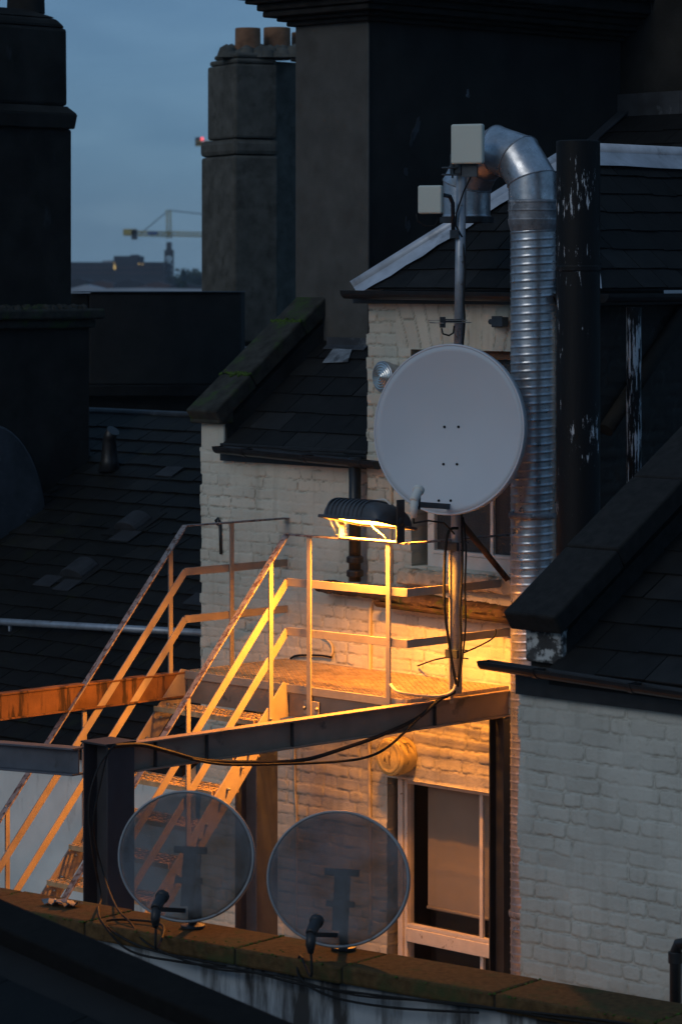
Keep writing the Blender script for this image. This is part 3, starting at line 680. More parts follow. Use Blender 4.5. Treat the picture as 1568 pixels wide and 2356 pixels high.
# ================================================================ RIGHT BUILDING
CR = 15.852
kRB = kof(onC(1193, 1800, CR))
rb = thing('brick_house', ck(CR, kRB, -5.6), 'nearer grey-white painted brick house at the right, with dark gable coping and slate roof', 'house')
zr = -1.93
brick_wall('wall', M['grey_brick'], rb, ck(CR, kRB, -4.95), U, -E, 1.5, zr + 4.95, .0062, [], None, 41, bh=.076, jd=.010, jag=.012, smear=.62, rel=.52)
rr = random.Random(1)
pr = .62; ar = math.atan(pr); Vv = E * math.cos(ar) + ZV * math.sin(ar); NR = U.cross(Vv); NR = NR if NR.z > 0 else -NR
s0 = onC(1171, 1448, CR - .06); cp = mb(); segs = [0, .55, 1.15, 1.8, 2.6]
for i in range(4):
    j = rr.uniform(-.004, .004); cp.par(s0 + Vv * (segs[i] + .003) + NR * j, U * .33, Vv * (segs[i + 1] - segs[i] - .003), NR * .105)
cp.build('coping', M['coping_dark'], rb, .012)
kn = mb(); kn.par(s0 + E * .06 + U * .045 - ZV * .155, U * .23, E * .5, ZV * .17); kn.build('kneeler', M['kneeler'], rb, .015)
gu = mb(); a = s0 + E * .10 + U * .05 - ZV * .16; b = a + U * .23
gu.hexa([a - ZV * .4, b - ZV * .4, b + E * 2 - ZV * .4, a + E * 2 - ZV * .4, a + ZV * .16, b + ZV * .16, b + E * 2 + ZV * (.16 + 2 * pr), a + E * 2 + ZV * (.16 + 2 * pr)]); gu.build('gable_upstand', M['coping_dark'], rb)
fo = ck(CR - .07, kRB + .33, -1.875)
mb().par(fo - ZV * .06, U * 2, Vv * 2.4, ZV * .05).build('roof_boards', M['slate_base'], rb)
slates('roof', M['slate'], rb, fo, U, Vv, 2, 2.4, .30, .20, seed=51)
gm = half_gutter(onC(1110, 1519, CR - .16), onC(1640, 1599, CR - .16), .045)
for q in (1230, 1450): cl_ = half_gutter(onC(q, 1519 + (q - 1110) * .151, CR - .16), onC(q + 10, 1519 + (q - 1100) * .151, CR - .16), .049); gm.add(cl_.v, cl_.f)
gm.build('gutter', M['gutter'], rb)
mb().ckb(CR - .06, CR - .025, kRB + .02, kRB + 3, -2.0, -1.9).build('fascia', M['gutter'], rb)
sk = mb(); q = fo + U * .86 + Vv * .55 + NR * .03; sk.par(q, U * .5, Vv * .04, NR * .03); sk.par(q + Vv * .04, U * .03, Vv * .6, NR * .03); sk.build('roof_light', M['lead'], rb, .004)
wp = mb(); a = onC(1552, 2165, CR - .10); wp.tube([a + U * .25 + E * .0, a + U * .06 , a + U * .02 - ZV * .01, a - ZV * .05, a - ZV * .9], .026, 14); wp.lathe(a - ZV * .10, ZV, [(0, .033), (.05, .033)], 14)
wp.build('waste_pipe', M['gutter'], rb)

# ================================================================ STEEL FRAME (beams and columns)
sf = thing('steel_frame', ck(16, -18.4, -5.6), 'dark steel frame of beams and columns carrying the platform, in front of the cream house', 'steel frame')
kB = -18.38; zB = -2.578
def ibeam_e(c0, c1, k, z, h, w, tf=.011, tw=.009, mat='steel_beam'):
    m = mb(); q = w * .707
    m.ckb(c0, c1, k - 2 * q, k, z - tf, z); m.ckb(c0, c1, k - 2 * q, k, z - h, z - h + tf); m.ckb(c0, c1, k - q - tw, k - q + tw, z - h + tf, z - tf)
    return m
m = ibeam_e(16.10, 20.52, kB, zB, .165, .075)
m.build('beam', M['steel_beam'], sf, .002)
for px in (362, 480, 676, 1004):
    c = cof(onK(px, 1700, kB)); q = .075 * .707; mb().ckb(c, c + .012, kB - q + .009, kB - .012, zB - .153, zB - .012).build('stiffener', M['steel_black'], sf)
kF = kB + .02
def hcol(kface, c0, ew, dd, z0, z1, t=.014):
    m = mb(); q = dd * 1.414; e = ew * 1.414
    m.ckb(c0, c0 + e, kface - t, kface, z0, z1); m.ckb(c0, c0 + e, kface - q, kface - q + t, z0, z1); m.ckb(c0 + e / 2 - t / 2, c0 + e / 2 + t / 2, kface - q + t, kface - t, z0, z1)
    return m
hcol(kF, 15.80, .195, .21, -5.6, zB + .004).build('column', M['steel_dark'], sf, .002)
mb().ckb(15.78, 16.09, kF - .30, kF + .004, zB + .006, zB + .016).build('cap_plate', M['steel_black'], sf)
c = cof(onC(1158, 1800, 20.38)); kk = kof(onC(1158, 1800, 20.36)); hcol(kk, 20.36, .105, .125, -5.6, zB - .17).build('column', M['steel_black'], sf, .002)
kk = kof(onC(590, 1900, 19.52)); hcol(kk, 19.52, .19, .205, -5.6, -2.62).build('column', M['steel'], sf, .002)
# left cross beam
a, b = P(182, 1752, 17.32), P(-70, 1732, 17.95); d = (b - a); n = d.cross(ZV).normalized(); n = n if n.y < 0 else -n; m = mb(); h = .155; w = .10
m.par(a + ZV * (h / 2 - .011) - n * w / 2, d, n * w, ZV * .011); m.par(a - ZV * h / 2 - n * w / 2, d, n * w, ZV * .011); m.par(a - ZV * (h / 2 - .011) - n * .005, d, n * .01, ZV * (h - .022))
m.build('beam', M['steel'], sf, .002)
# rusty beam on the far side
kA, kBn, kCn = -21.25, -19.90, -18.44; cF = 19.22; zP = -2.56
m = mb(); m.ckb(15.5, cF + .05, kA - .012, kA - .001, zP - .165, zP - .003); m.ckb(15.5, cF + .05, kA - .10, kA + .012, zP - .014, zP - .002); m.ckb(15.5, cF + .05, kA - .1, kA + .03, zP - .165, zP - .154); m.build('beam', M['rust'], sf, .002)

# ================================================================ STAIR + PLATFORM
sc = thing('metal_staircase', ck(cF, kBn, -5.6), 'open steel stair and grating platform with flat bar rails, lit orange by the floodlight', 'staircase')
m = mb(); k = kA + .02
while k < kCn: m.ckb(cF + .012, CW - .015, k - .0026, k + .0026, zP - .020, zP - .001); k += .074
c = cF + .05; rr = random.Random(6)
while c < CW - .02:
    q = kA + .015
    while q < kCn - .03: m.ckb(c - .004, c + .004, q + .006, q + .070, zP - .008, zP + .003 + rr.uniform(0, .004)); q += .074
    c += .060
m.build('grating', M['grating'], sc)
m = mb(); m.ckb(cF - .008, cF + .008, kA, kCn, zP - .045, zP + .006); m.ckb(CW - .012, CW - .004, kA, kCn, zP - .04, zP + .004); m.ckb(cF, CW, kA - .008, kA + .004, zP - .045, zP + .006); m.ckb(cF, CW, kCn - .004, kCn + .010, zP - .045, zP + .006); m.build('grating_edge', M['rail'], sc, .002)
m = mb(); m.ckb(cF + .012, cF + .022, kBn + .02, kCn, zP - .19, zP - .046); m.ckb(cF + .012, cF + .08, kBn + .02, kCn, zP - .196, zP - .19); m.ckb(cF + .024, cF + .034, kA, kBn + .02, zP - .20, zP - .046); m.build('fascia', M['steel_beam'], sc, .002)
sl_ = 1.12; DE = -E
def stair(k, t, dz): p = ck(cF, k, zP); return p + DE * t + ZV * (-sl_ * t + dz)
for k, nm in ((kA, 'far'), (kBn, 'near')):
    m = mb(); T = 2.3
    pts = [stair(k, 0.0, .09 - 0), stair(k, T, .09), stair(k, T, -.14), stair(k, .05, -.14), stair(k, -.02, -.14) - ZV * .02, ck(cF + .03, k, zP + .008), ck(cF - .02, k, zP + .03)]
    pts = [ck(cF + .02, k, zP + .01), ck(cF - .05, k, zP + .02), stair(k, T, .09), stair(k, T, -.14), stair(k, .06, -.14), ck(cF + .02, k, zP - .20)]
    m.prism([p - U * .005 for p in pts], U * .010); m.build('stringer', M['rail'], sc, .002)
    for i in range(1, 9):
        for d_ in (.0, .11):
            q = stair(k, .178 * i - .02 + d_ * .55, -.02 - d_ * .1) + U * .006; mb().lathe(q, U, [(0, .011), (.006, .011), (.012, .008), (.022, .007)], 8).build('bolt', M['bolt'], sc)
for i in range(1, 12):
    z = zP - .2 * i; t = .178 * i; m = mb(); a = ck(cF, kA + .012, z) + DE * (t + .10); L = (kBn - kA - .024) * S2
    m.par(a - ZV * .03, U * L, E * .008, ZV * .032); m.par(a + E * .22 - ZV * .03, U * L, E * .008, ZV * .032)
    for j in range(1, 6): m.par(a + E * (.036 * j) - ZV * .028, U * L, E * .004, ZV * .028)
    x = .03
    while x < L: m.par(a + U * x - ZV * .012, U * .006, E * .22, ZV * .013 ); x += .066
    for j in range(3):
        x = .03
        while x < L: m.par(a + U * x + E * (.01 + .07 * j) + ZV * .0005, U * .03, E * .012, ZV * .006); x += .066
    m.build('tread', M['grating'], sc)
zR = (-1.613, -1.912, -2.222)
def rail_path(name, pts, mat, flat, w=.05, t=.010):
    m = mb()
    for a, b in zip(pts[:-1], pts[1:]):
        a, b = Vector(a), Vector(b); d = (b - a).normalized(); h = d.cross(ZV).normalized()
        a2, b2 = a - d * .004, b + d * .004
        if flat: m.bar(a2, b2, h, w, t)
        else: m.bar(a2, b2, h, t, w)
    return m.build(name, mat, sc, .002)
def slope_pt(k, z, t): return ck(cF, k, z) + DE * t - ZV * sl_ * t
TT = 1.95
for zi, z in enumerate(zR):
    nm = 'handrail' if zi == 0 else 'mid_rail'
    # far side: wall, kink, down the stair
    rail_path(nm, [ck(CW - .01, kA, z), ck(cF, kA, z), slope_pt(kA, z, TT)], M['rail_rust'] if zi == 0 else M['rail'], zi == 0)
    # near side: down the stair, along the front, back to the wall
    dz = .006
    kc = kCn + .02
    rail_path(nm, [slope_pt(kBn, z, TT), ck(cF, kBn, z), ck(cF, kc, z + dz), ck(CW - .01, kc, z + dz)], M['rail_rust'] if zi == 0 else M['rail'], zi == 0)
def post(p, z1, z0, w=.032, d=.010, flip=False):
    m = mb(); a, b = (U, E) if not flip else (E, U)
    m.par(Vector((p.x, p.y, z0)) - a * w / 2 - b * d / 2, a * w, b * d, ZV * (z1 - z0)); return m.build('post', M['rail'], sc, .0015)
def zat(px, py, p): return -(py - HY) / F * p.y
for (px, k, zt, zb_) in ((533, kA + .02, zR[0], zP - .03), (1037, kCn + .045, zR[0] + .006, zP - .05)):
    p = onK(px, 1400, k); post(p, zt - .005, zb_, .034, .012, True)
for px in (711, 893):
    p = onC(px, 1400, cF - .022); post(p, zR[0], zP - .17, .034, .012)
    b = mb(); b.par(Vector((p.x, p.y, zP - .165)) - U * .055 + E * .006, U * .13, E * .008, ZV * .085); b.build('foot_plate', M['rail'], sc, .002)
    for sx in (-.045, .065): mb().lathe(Vector((p.x, p.y, zP - .125)) + U * sx + E * .006, -E, [(0, .013), (.008, .013), (.010, .008), (.022, .007)], 8).build('bolt', M['bolt'], sc)
for (px, k, off) in ((395, kA, 0), (197, kA, 0), (620, kBn, 1), (430, kBn, 1), (20, kA, 0), (250, kBn, 1)):
    p = onK(px, 1400, k); p = p + (U * .011 if off else -U * .011)
    t = (cF - cof(p)) * S2; post(p, zR[0] - sl_ * t - .004, zP - sl_ * t - .05, .034, .012, True)

# ================================================================ FLOODLIGHT on the front rail
lc = onC(845, 1201, cF - .12); tilt = rad(12)
fl_ = thing('floodlight', Vector((lc.x, lc.y, zR[0])), 'lit black ribbed floodlight bracketed on the front rail, glowing orange underneath', 'floodlight')
Et = (E * math.cos(tilt) - ZV * math.sin(tilt)); Zt = (ZV * math.cos(tilt) + E * math.sin(tilt))
HL, HW, HH = .235, .175, .118
def sect(w, h, n=18):
    out = []
    for i in range(n + 1):
        th = math.pi * i / n; x = -math.cos(th); y = math.sin(th)
        x = math.copysign(abs(x) ** .72, x); y = abs(y) ** .62; out.append((x * w, y * h))
    return out
m = mb(); rings = []
us = [(-1.0, .30), (-.985, .55), (-.95, .78), (-.88, .92), (-.8, 1), (.45, 1), (.62, .97), (.78, .88), (.9, .72), (.97, .5), (1.0, .30)]
for (uq, s) in us:
    w = HW * (.80 + .20 * s) * .96; rings.append([lc + U * (uq * HL) + Et * x + Zt * y for x, y in sect(w, HH * s + .004)])
nn = len(rings[0]); base = [p for r in rings for p in r]; fs = []
for i in range(len(rings) - 1):
    for j in range(nn - 1): fs.append((i * nn + j, i * nn + j + 1, (i + 1) * nn + j + 1, (i + 1) * nn + j))
fs.append(list(range(nn))); fs.append([(len(rings) - 1) * nn + j for j in range(nn)])
m.add(base, fs, True); hs = m.build('housing', M['housing'], fl_)
m = mb()                                             # cooling ribs on the camera-left face
for i in range(9):
    uq = -.86 + i * .155; pts = [lc + U * (uq * HL) + Et * x + Zt * y for x, y in sect(HW * .985, HH + .016)]
    pts2 = [lc + U * (uq * HL) + Et * x + Zt * y for x, y in sect(HW * .94, HH - .004)]
    for j in range(nn - 1):
        m.hexa([pts2[j], pts2[j + 1], pts2[j + 1] + U * .012, pts2[j] + U * .012, pts[j], pts[j + 1], pts[j + 1] + U * .012, pts[j] + U * .012])
m.build('cooling_ribs', M['housing'], hs)
m = mb(); fw_ = .022; o = lc - Zt * .012              # rim frame round the opening
m.par(o - U * (HL + .012) - Et * (HW + .012), U * (2 * HL + .024), Et * fw_, Zt * .02); m.par(o - U * (HL + .012) + Et * (HW + .012 - fw_), U * (2 * HL + .024), Et * fw_, Zt * .02)
m.par(o - U * (HL + .012) - Et * (HW - .01), U * fw_, Et * (2 * HW - .02), Zt * .02); m.par(o + U * (HL + .012 - fw_) - Et * (HW - .01), U * fw_, Et * (2 * HW - .02), Zt * .02)
m.build('rim', M['housing'], fl_, .004)
m = mb(); q_ = [lc + U * (sx * (HL - .03)) + Et * (sy * (HW - .03)) for sx, sy in ((-1, -1), (1, -1), (1, 1), (-1, 1))]; q2 = [lc + Zt * .068 + U * (sx * (HL - .075)) + Et * (sy * (HW - .085)) for sx, sy in ((-1, -1), (1, -1), (1, 1), (-1, 1))]
m.add(q_ + q2, [(i, (i + 1) % 4, 4 + (i + 1) % 4, 4 + i) for i in range(4)] + [(4, 5, 6, 7)]); m.build('reflector', M['reflector'], fl_, fix=False)
m = mb(); m.tube([lc + Zt * .048 - U * .10, lc + Zt * .048 + U * .10], .012, 12); m.build('lamp_tube', M['tube_glow'], fl_)
bp = onC(866, 1240, cF); dl = (lc - bp); cc = lc
bc_ = onC(846, 1240, cF - .02); bm_ = mb(); zb0 = zR[0] + .012
ua, ub = -.232, .262
for q, top, w in ((ua, .03, .04), (ub, .105, .05)):
    b0 = Vector((bc_.x, bc_.y, zb0)) + U * q; bm_.par(b0 - E * w / 2, U * .008, E * w, ZV * (lc.z + top - zb0))
bm_.par(Vector((bc_.x, bc_.y, zb0 - .004)) + U * ua - E * .022, U * (ub - ua + .008), E * .044, ZV * .008)
bm_.build('bracket', M['rail'], fl_, .002)
m = mb(); b0 = Vector((lc.x, lc.y, lc.z + .02)) + U * (ub + .010); m.lathe(b0, U, [(0, .03), (.012, .028), (.02, .01)], 14); m.par(b0 - E * .032 - ZV * .13, U * .012, E * .064, ZV * .26); m.build('pivot_arm', M['plastic_black'], fl_, .003)
m = mb(); m.tube([lc + U * .02 + Zt * .0, lc + U * .06 - Zt * .035, lc + U * .13 - ZV * .075, lc + U * .16 - ZV * .10], .004, 8); m.build('supply_lead', M['wire_pale'], fl_)
m = mb(); rr = random.Random(19)                      # cobweb threads
for i in range(5):
    a = lc + U * rr.uniform(-.22, -.1) + Et * rr.uniform(-.17, -.02) - Zt * .01; b = Vector((bc_.x, bc_.y, zR[0] + .005)) + U * (rr.uniform(-.23, -.12)) + E * rr.uniform(-.02, .02)
    md = a.lerp(b, .5) + Vector((rr.uniform(-.02, .02), 0, rr.uniform(-.035, 0))); m.tube([a, md, b], .0003, 4)
m.build('cobweb', M['wire_white'], fl_)
ld = bpy.data.lights.new('sodium_light', 'AREA'); ld.shape = 'RECTANGLE'; ld.size = .30; ld.size_y = .17; ld.energy = 320; ld.color = (1, .32, .028)
lo_ = bpy.data.objects.new('sodium_light', ld); COL.objects.link(lo_); lo_.parent = fl_
pos = lc + Zt * .060
lo_.matrix_parent_inverse = Matrix.Identity(4)
rotm = Matrix((U, Et, Zt)).transposed().to_4x4(); lo_.matrix_local = Matrix.Translation(pos - Vector(fl_.location)) @ rotm

# ================================================================ MAST, DISH, ANTENNAS
YM = 19.08
mast = thing('mast', P(1049, 1594, YM), 'slim galvanised mast standing on the steel beam behind the big white dish', 'mast')
m = mb(); m.tube([P(1049, 1594, YM), P(1050, 1200, YM), P(1055, 800, YM)], .036, 16); m.tube([P(1054, 860, YM), P(1061, 372, YM)], .031, 16); m.build('pole', M['pole'], mast)
for py in (1258, 1505):
    m = mb(); p = P(1049, py, YM); m.par(p - U * .05 - E * .05 - ZV * .02, U * .10, E * .02, ZV * .05)
    for dz in (-.02, .03): m.tube([p + ZV * dz - U * .07, p + ZV * dz + U * .10], .005, 8)
    m.build('clamp', M['bracket'], mast, .002)
m = mb(); m.tube([P(1062, 1205, YM + .02), P(1182, 1352, YM + .35)], .019, 12); m.build('strut', M['rust'], mast)

def dish(name, ctr, yaw, pitch, a, b, depth, mat, rimmat, label, roll=0, rim=.05):
    N = Vector((-math.sin(yaw) * math.cos(pitch), -math.cos(yaw) * math.cos(pitch), math.sin(pitch)))
    R = Vector((math.cos(yaw), -math.sin(yaw), 0)); Uu = R.cross(-N) if R.cross(-N).z > 0 else N.cross(R)
    if Uu.z < 0: Uu = -Uu
    R2 = R * math.cos(roll) + Uu * math.sin(roll); U2 = Uu * math.cos(roll) - R * math.sin(roll)
    t = thing(name, ctr - ZV * b, label, 'satellite dish', 'satellite dishes')
    nr, nt = 16, 72; vs = [ctr - N * depth]; fs = []
    for i in range(1, nr + 1):
        q = i / nr
        for j in range(nt):
            th = 2 * math.pi * j / nt; vs.append(ctr + R2 * (a * q * math.cos(th)) + U2 * (b * q * math.sin(th)) - N * depth * (1 - q * q))
    for j in range(nt): fs.append((0, 1 + j, 1 + (j + 1) % nt))
    for i in range(nr - 1):
        for j in range(nt): k = (j + 1) % nt; fs.append((1 + i * nt + j, 1 + (i + 1) * nt + j, 1 + (i + 1) * nt + k, 1 + i * nt + k))
    m = mb(); m.add(vs, fs, True); o = m.build('reflector', mat, t)
    sol = o.modifiers.new('thickness', 'SOLIDIFY'); sol.thickness = .003; sol.offset = 0
    m = mb(); prof = [(0, 0), (.010, .004), (.014, -.004), (.012, -rim), (.004, -rim), (.002, -.008)]
    vs = []; fs = []; k = len(prof)
    for j in range(nt):
        th = 2 * math.pi * j / nt; dirv = (R2 * math.cos(th) * a + U2 * math.sin(th) * b); out = dirv.normalized()
        for (x, y) in prof: vs.append(ctr + dirv + out * x + N * y)
    for j in range(nt):
        for i in range(k): fs.append((j * k + i, j * k + (i + 1) % k, ((j + 1) % nt) * k + (i + 1) % k, ((j + 1) % nt) * k + i))
    m.add(vs, fs, True); m.build('rim', rimmat, t)
    return t, N, R, Uu
YD = 18.72
dc = P(1030, 988, YD)
t, N, R, Uu = dish('satellite_dish', dc, rad(27), rad(4), .487, .503, .085, M['dish'], M['dish_rim'], 'large plain white satellite dish clamped to the mast, facing left', rad(-6))
def on_dish(px, py):
    r = Vector(((px - CX) / F, 1, -(py - HY) / F)); tt = (dc - N * .07).dot(N) / r.dot(N); return r * tt
for (px, py) in ((1020, 982), (1052, 982), (1020, 1068), (1051, 1068), (1017, 1152), (1044, 1152)):
    p = on_dish(px, py); q = (p - dc); rr2 = (q.dot(R) / .487) ** 2 + (q.dot(Uu) / .503) ** 2; p = p + N * (.07 - .085 * (1 - rr2) + .003)
    mb().lathe(p, N, [(-.004, .008), (.004, .008), (.006, .005)], 10).build('bolt_hole', M['hole'], t)
def bowl(px, py):
    p = on_dish(px, py); q = p - dc; return p + N * (.07 - .085 * (1 - (q.dot(R) / .487) ** 2 - (q.dot(Uu) / .503) ** 2) + .0012)
for (px, y0, y1, w_) in ((1019, 1072, 1148, 2.4), (1050, 1072, 1146, 3.2), (1021, 986, 1050, 1.8), (1036, 800, 836, 5.0)):
    L = [bowl(px - (y - y0) * .03, y) for y in np.linspace(y0, y1, 9)]; wv = R * (w_ / F * YD / 2)
    mb().add([p - wv * (1 - i / 10) for i, p in enumerate(L)] + [p + wv * (1 - i / 10) for i, p in enumerate(L)], [(i, i + 1, 10 + i, 9 + i) for i in range(8)]).build('rust_run', M['stain'], t, fix=False)
m = mb(); a = on_dish(1040, 1166) + N * .05; b = a + N * .46 + Uu * .012; m.bar(a - N * .04, b, R, .022, .034); m.build('feed_arm', M['bracket'], t, .003)
m = mb(); m.tube([b - Uu * .01, b + Uu * .05], .017, 12); h0 = b + Uu * .055; ax = (dc - h0).normalized(); m.lathe(h0 - ax * .005, ax, [(-.05, .018), (-.04, .026), (.0, .028), (.035, .028), (.037, .034), (.06, .034), (.066, .02)], 20); m.tube([h0 - ax * .03 + ZV * .005, h0 - ax * .045 - ZV * .05, h0 - ax * .045 - ZV * .105], [.024, .024, .017], 14); m.build('receiver', M['plastic_white'], t)
m = mb(); m.tube([b - N * .015 - Uu * .03, b - N * .015 + Uu * .05], .021, 12); m.build('receiver_clamp', M['plastic_black'], t)
m = mb(); q0 = h0 - ax * .045 - ZV * .105
m.tube([q0, q0 - ZV * .03, P(985, 1198, 18.6), P(1020, 1203, 18.8), P(1044, 1228, 19.03)], .0055, 8); m.build('lead_wire', M['wire'], t)
m = mb(); bc = dc - N * .10; pm_ = P(1052, 1020, YM); m.par(bc - R * .09 - Uu * .28, R * .18, -N * .012, Uu * .5); m.par(bc - R * .03 - Uu * .2, R * .06, (pm_ - bc) * .9, Uu * .3); m.build('back_bracket', M['bracket'], t)

def panel(px, py, w, h, Y, yaw, label, th=.045):
    c = P(px, py, Y); N = Vector((-math.sin(yaw), -math.cos(yaw), 0)); R = Vector((math.cos(yaw), -math.sin(yaw), 0))
    t = thing('panel_antenna', c - ZV * h / 2, label, 'antenna', 'panel antennas on the mast')
    m = mb(); m.par(c - R * w / 2 - ZV * h / 2, R * w, -N * th, ZV * h); o = m.build('cover', M['plastic'], t, .013); o.modifiers['edge'].segments = 4
    return t, c, N, R
t, c, N, R = panel(1072, 331, .208, .243, 18.92, rad(24), 'larger white square panel antenna at the very top of the mast')
m = mb(); b = P(1059, 400, YM - .01); m.par(b - U * .045 - E * .05, U * .09, E * .03, ZV * .12); m.par(c - N * .05 - R * .05 - ZV * .20, R * .1, -N * .02, ZV * .2)
for py in (386, 402): m.tube([P(1015, py, YM - .06), P(1062, py, YM - .06)], .006, 8); 
m.par(P(1038, 410, YM - .05), (.012, 0, 0), (0, .02, 0), (0, 0, .09)); m.build('mount', M['bracket'], t, .002)
m = mb(); m.tube([P(1086, 378, 18.98), P(1083, 405, 19.0), P(1066, 440, 19.02), P(1049, 490, 19.03), P(1048, 520, 19.04), P(1062, 545, 19.05)], .005, 8); m.build('lead_wire', M['wire'], t)
t, c, N, R = panel(987, 459, .155, .173, 18.92, rad(22), 'smaller white square panel antenna on an arm left of the mast')
m = mb(); m.tube([P(1021, 449, 18.96), P(1034, 452, 19.0), P(1041, 468, 19.04), P(1042, 540, 19.06)], .013, 12); m.par(P(1035, 548, YM - .05), (.05, 0, 0), (0, .08, 0), (0, 0, .05)); m.build('mount_arm', M['bracket'], t)
m = mb(); m.tube([P(957, 491, 18.95), P(960, 508, 18.95), P(978, 520, 18.96), P(1000, 519, 18.97), P(1008, 506, 18.97), P(1003, 493, 18.96)], .005, 8); m.build('lead_wire', M['wire'], t)
# small rod aerial
ya = thing('rod_aerial', P(1049, 745, YM - .06), 'small rod aerial with thin metal elements, on the mast above the dish', 'aerial')
m = mb(); m.par(P(1011, 754, YM - .08), (.035, 0, 0), (0, .03, 0), (0, 0, .066)); m.par(P(1024, 742, YM - .07), (.10, 0, 0), (0, .02, 0), (0, 0, .022)); m.build('body', M['plastic_black'], ya, .002)
m = mb(); Yq = YM - .075
for (x0, y0, x1, y1) in ((984, 737, 1074, 737), (988, 743, 1083, 742), (986, 741, 1020, 744), (1030, 735, 1070, 739)): m.tube([P(x0, y0, Yq + .02), P(x1, y1, Yq - .02)], .0032, 6)
m.build('elements', M['bolt'], ya)
m = mb(); m.tube([P(1015, 755, Yq), P(1018, 768, Yq), P(1032, 772, Yq), P(1042, 766, Yq), P(1044, 750, Yq + .02)], .0055, 8); m.build('lead_wire', M['wire'], ya)
# little square sensor beside the duct
m = mb(); a = onC(1146, 740, c2); m.par(a - U * .035 - E * .03 - ZV * .035, U * .07, E * .03, ZV * .07); m.par(a + U * .02 - E * .09 - ZV * .03, U * .09, E * .06, ZV * .06); m.tube([a - E * .03, a - E * .08], .018, 12); m.tube([a - E * .05 - U * .04, a - E * .05 + U * .02], .008, 8)
lone(m, 'sensor', M['bracket'], 'small grey box fitting on the upper wall beside the metal duct', 'sensor', bevel=.003)

# ---- mesh dishes on the parapet
def mesh_dish(ctr, a, b, yaw, pitch, label, lnb, tb, basez):
    t, N, R, Uu = dish('satellite_dish', ctr, yaw, pitch, a, b, .055, M['perf'], M['mesh_rim'], label, rad(-4), .032)
    back = ctr - N * .075
    m = mb(); m.par(back - R * .085 + Uu * tb, R * .17, -N * .012, Uu * .035); m.par(back - R * .035 - Uu * .24, R * .07, -N * .05, Uu * (.24 + tb)); m.par(back - R * .07 - Uu * .13, R * .14, -N * .012, Uu * .03)
    m.tube([back - N * .05 - Uu * .1, Vector(((back - N * .05).x, (back - N * .05).y, basez + .02))], .022, 12); m.lathe(((back - N * .05).x, (back - N * .05).y, basez + .001), ZV, [(0, .06), (.012, .06), (.016, .03)], 16); m.build('mount', M['bracket'], t, .002)
    m = mb(); f0 = ctr - Uu * (b - .045) - N * .015; f1 = f0 + N * .34 + Uu * .0 + R * lnb; m.bar(f0 - N * .02, f1, R, .018, .022); m.build('feed_arm', M['plastic_black'], t, .002)
    m = mb(); h0 = f1 + Uu * .035; ax = (ctr - h0).normalized(); m.lathe(h0, ax, [(-.06, .02), (-.05, .026), (.03, .027), (.032, .033), (.055, .033), (.06, .02)], 18); m.tube([h0 - ax * .04, h0 - ax * .06 - ZV * .05, h0 - ax * .055 - ZV * .09], [.024, .023, .014], 12); m.build('receiver', M['plastic_black'], t)
    m = mb(); m.lathe(h0, ax, [(.056, .031), (.062, .028), (.064, .01)], 18); m.build('receiver_cap', M['plastic_white'], t)
    return h0, ax
h1 = mesh_dish(P(427, 1970, 15.20), .335, .305, rad(14), rad(12), 'see-through mesh satellite dish with rusty brown patches, the left of two on the coping', -.02, .015, -3.2)
h2 = mesh_dish(P(776, 2022, 14.70), .335, .306, rad(14), rad(12), 'cleaner see-through mesh satellite dish on the coping in front of the lower window', -.02, .015, -3.2)

# ================================================================ DUCT
DX, DY = 1.172, 19.0
du = thing('spiral_duct', Vector((DX, DY, -5.6)), 'shiny galvanised spiral duct ending in a gooseneck above the roof', 'duct')
zA, zT = -5.6, .31; pitch = .050; nt = 44; rows = int((zT - zA) / pitch * 9); vs = []; fs = []
for i in range(rows + 1):
    for j in range(nt):
        th = 2 * math.pi * j / nt; z = zA + (zT - zA) * i / rows; ph = ((z / pitch) - th / (2 * math.pi)) % 1.0
        dn = min(ph, 1 - ph); rr_ = .1375 + .0042 * math.exp(-(dn / .075) ** 2); vs.append((DX + rr_ * math.cos(th), DY + rr_ * math.sin(th), z))
for i in range(rows):
    for j in range(nt): k = (j + 1) % nt; fs.append((i * nt + j, i * nt + k, (i + 1) * nt + k, (i + 1) * nt + j))
m = mb(); m.add(vs, fs, True); m.build('spiral_pipe', M['galv'], du)
zz = lambda py: -(py - HY) / F * DY
m = mb(); m.lathe((DX, DY, zz(535)), ZV, [(0, .136), (.02, .142), (.05, .150), (.08, .155), (.085, .150), (.13, .150), (.135, .156), (.142, .15), (.18, .150), (.19, .156), (.2, .148)], 44); m.build('collar', M['galv_old'], du)
m = mb(); m.lathe((DX, DY, zz(1192)), ZV, [(0, .147), (.012, .150), (.028, .150), (.035, .147)], 44); m.lathe((DX, DY, -3.9), ZV, [(0, .147), (.012, .150), (.028, .150), (.035, .147)], 44); m.build('clamp_band', M['galv_old'], du)
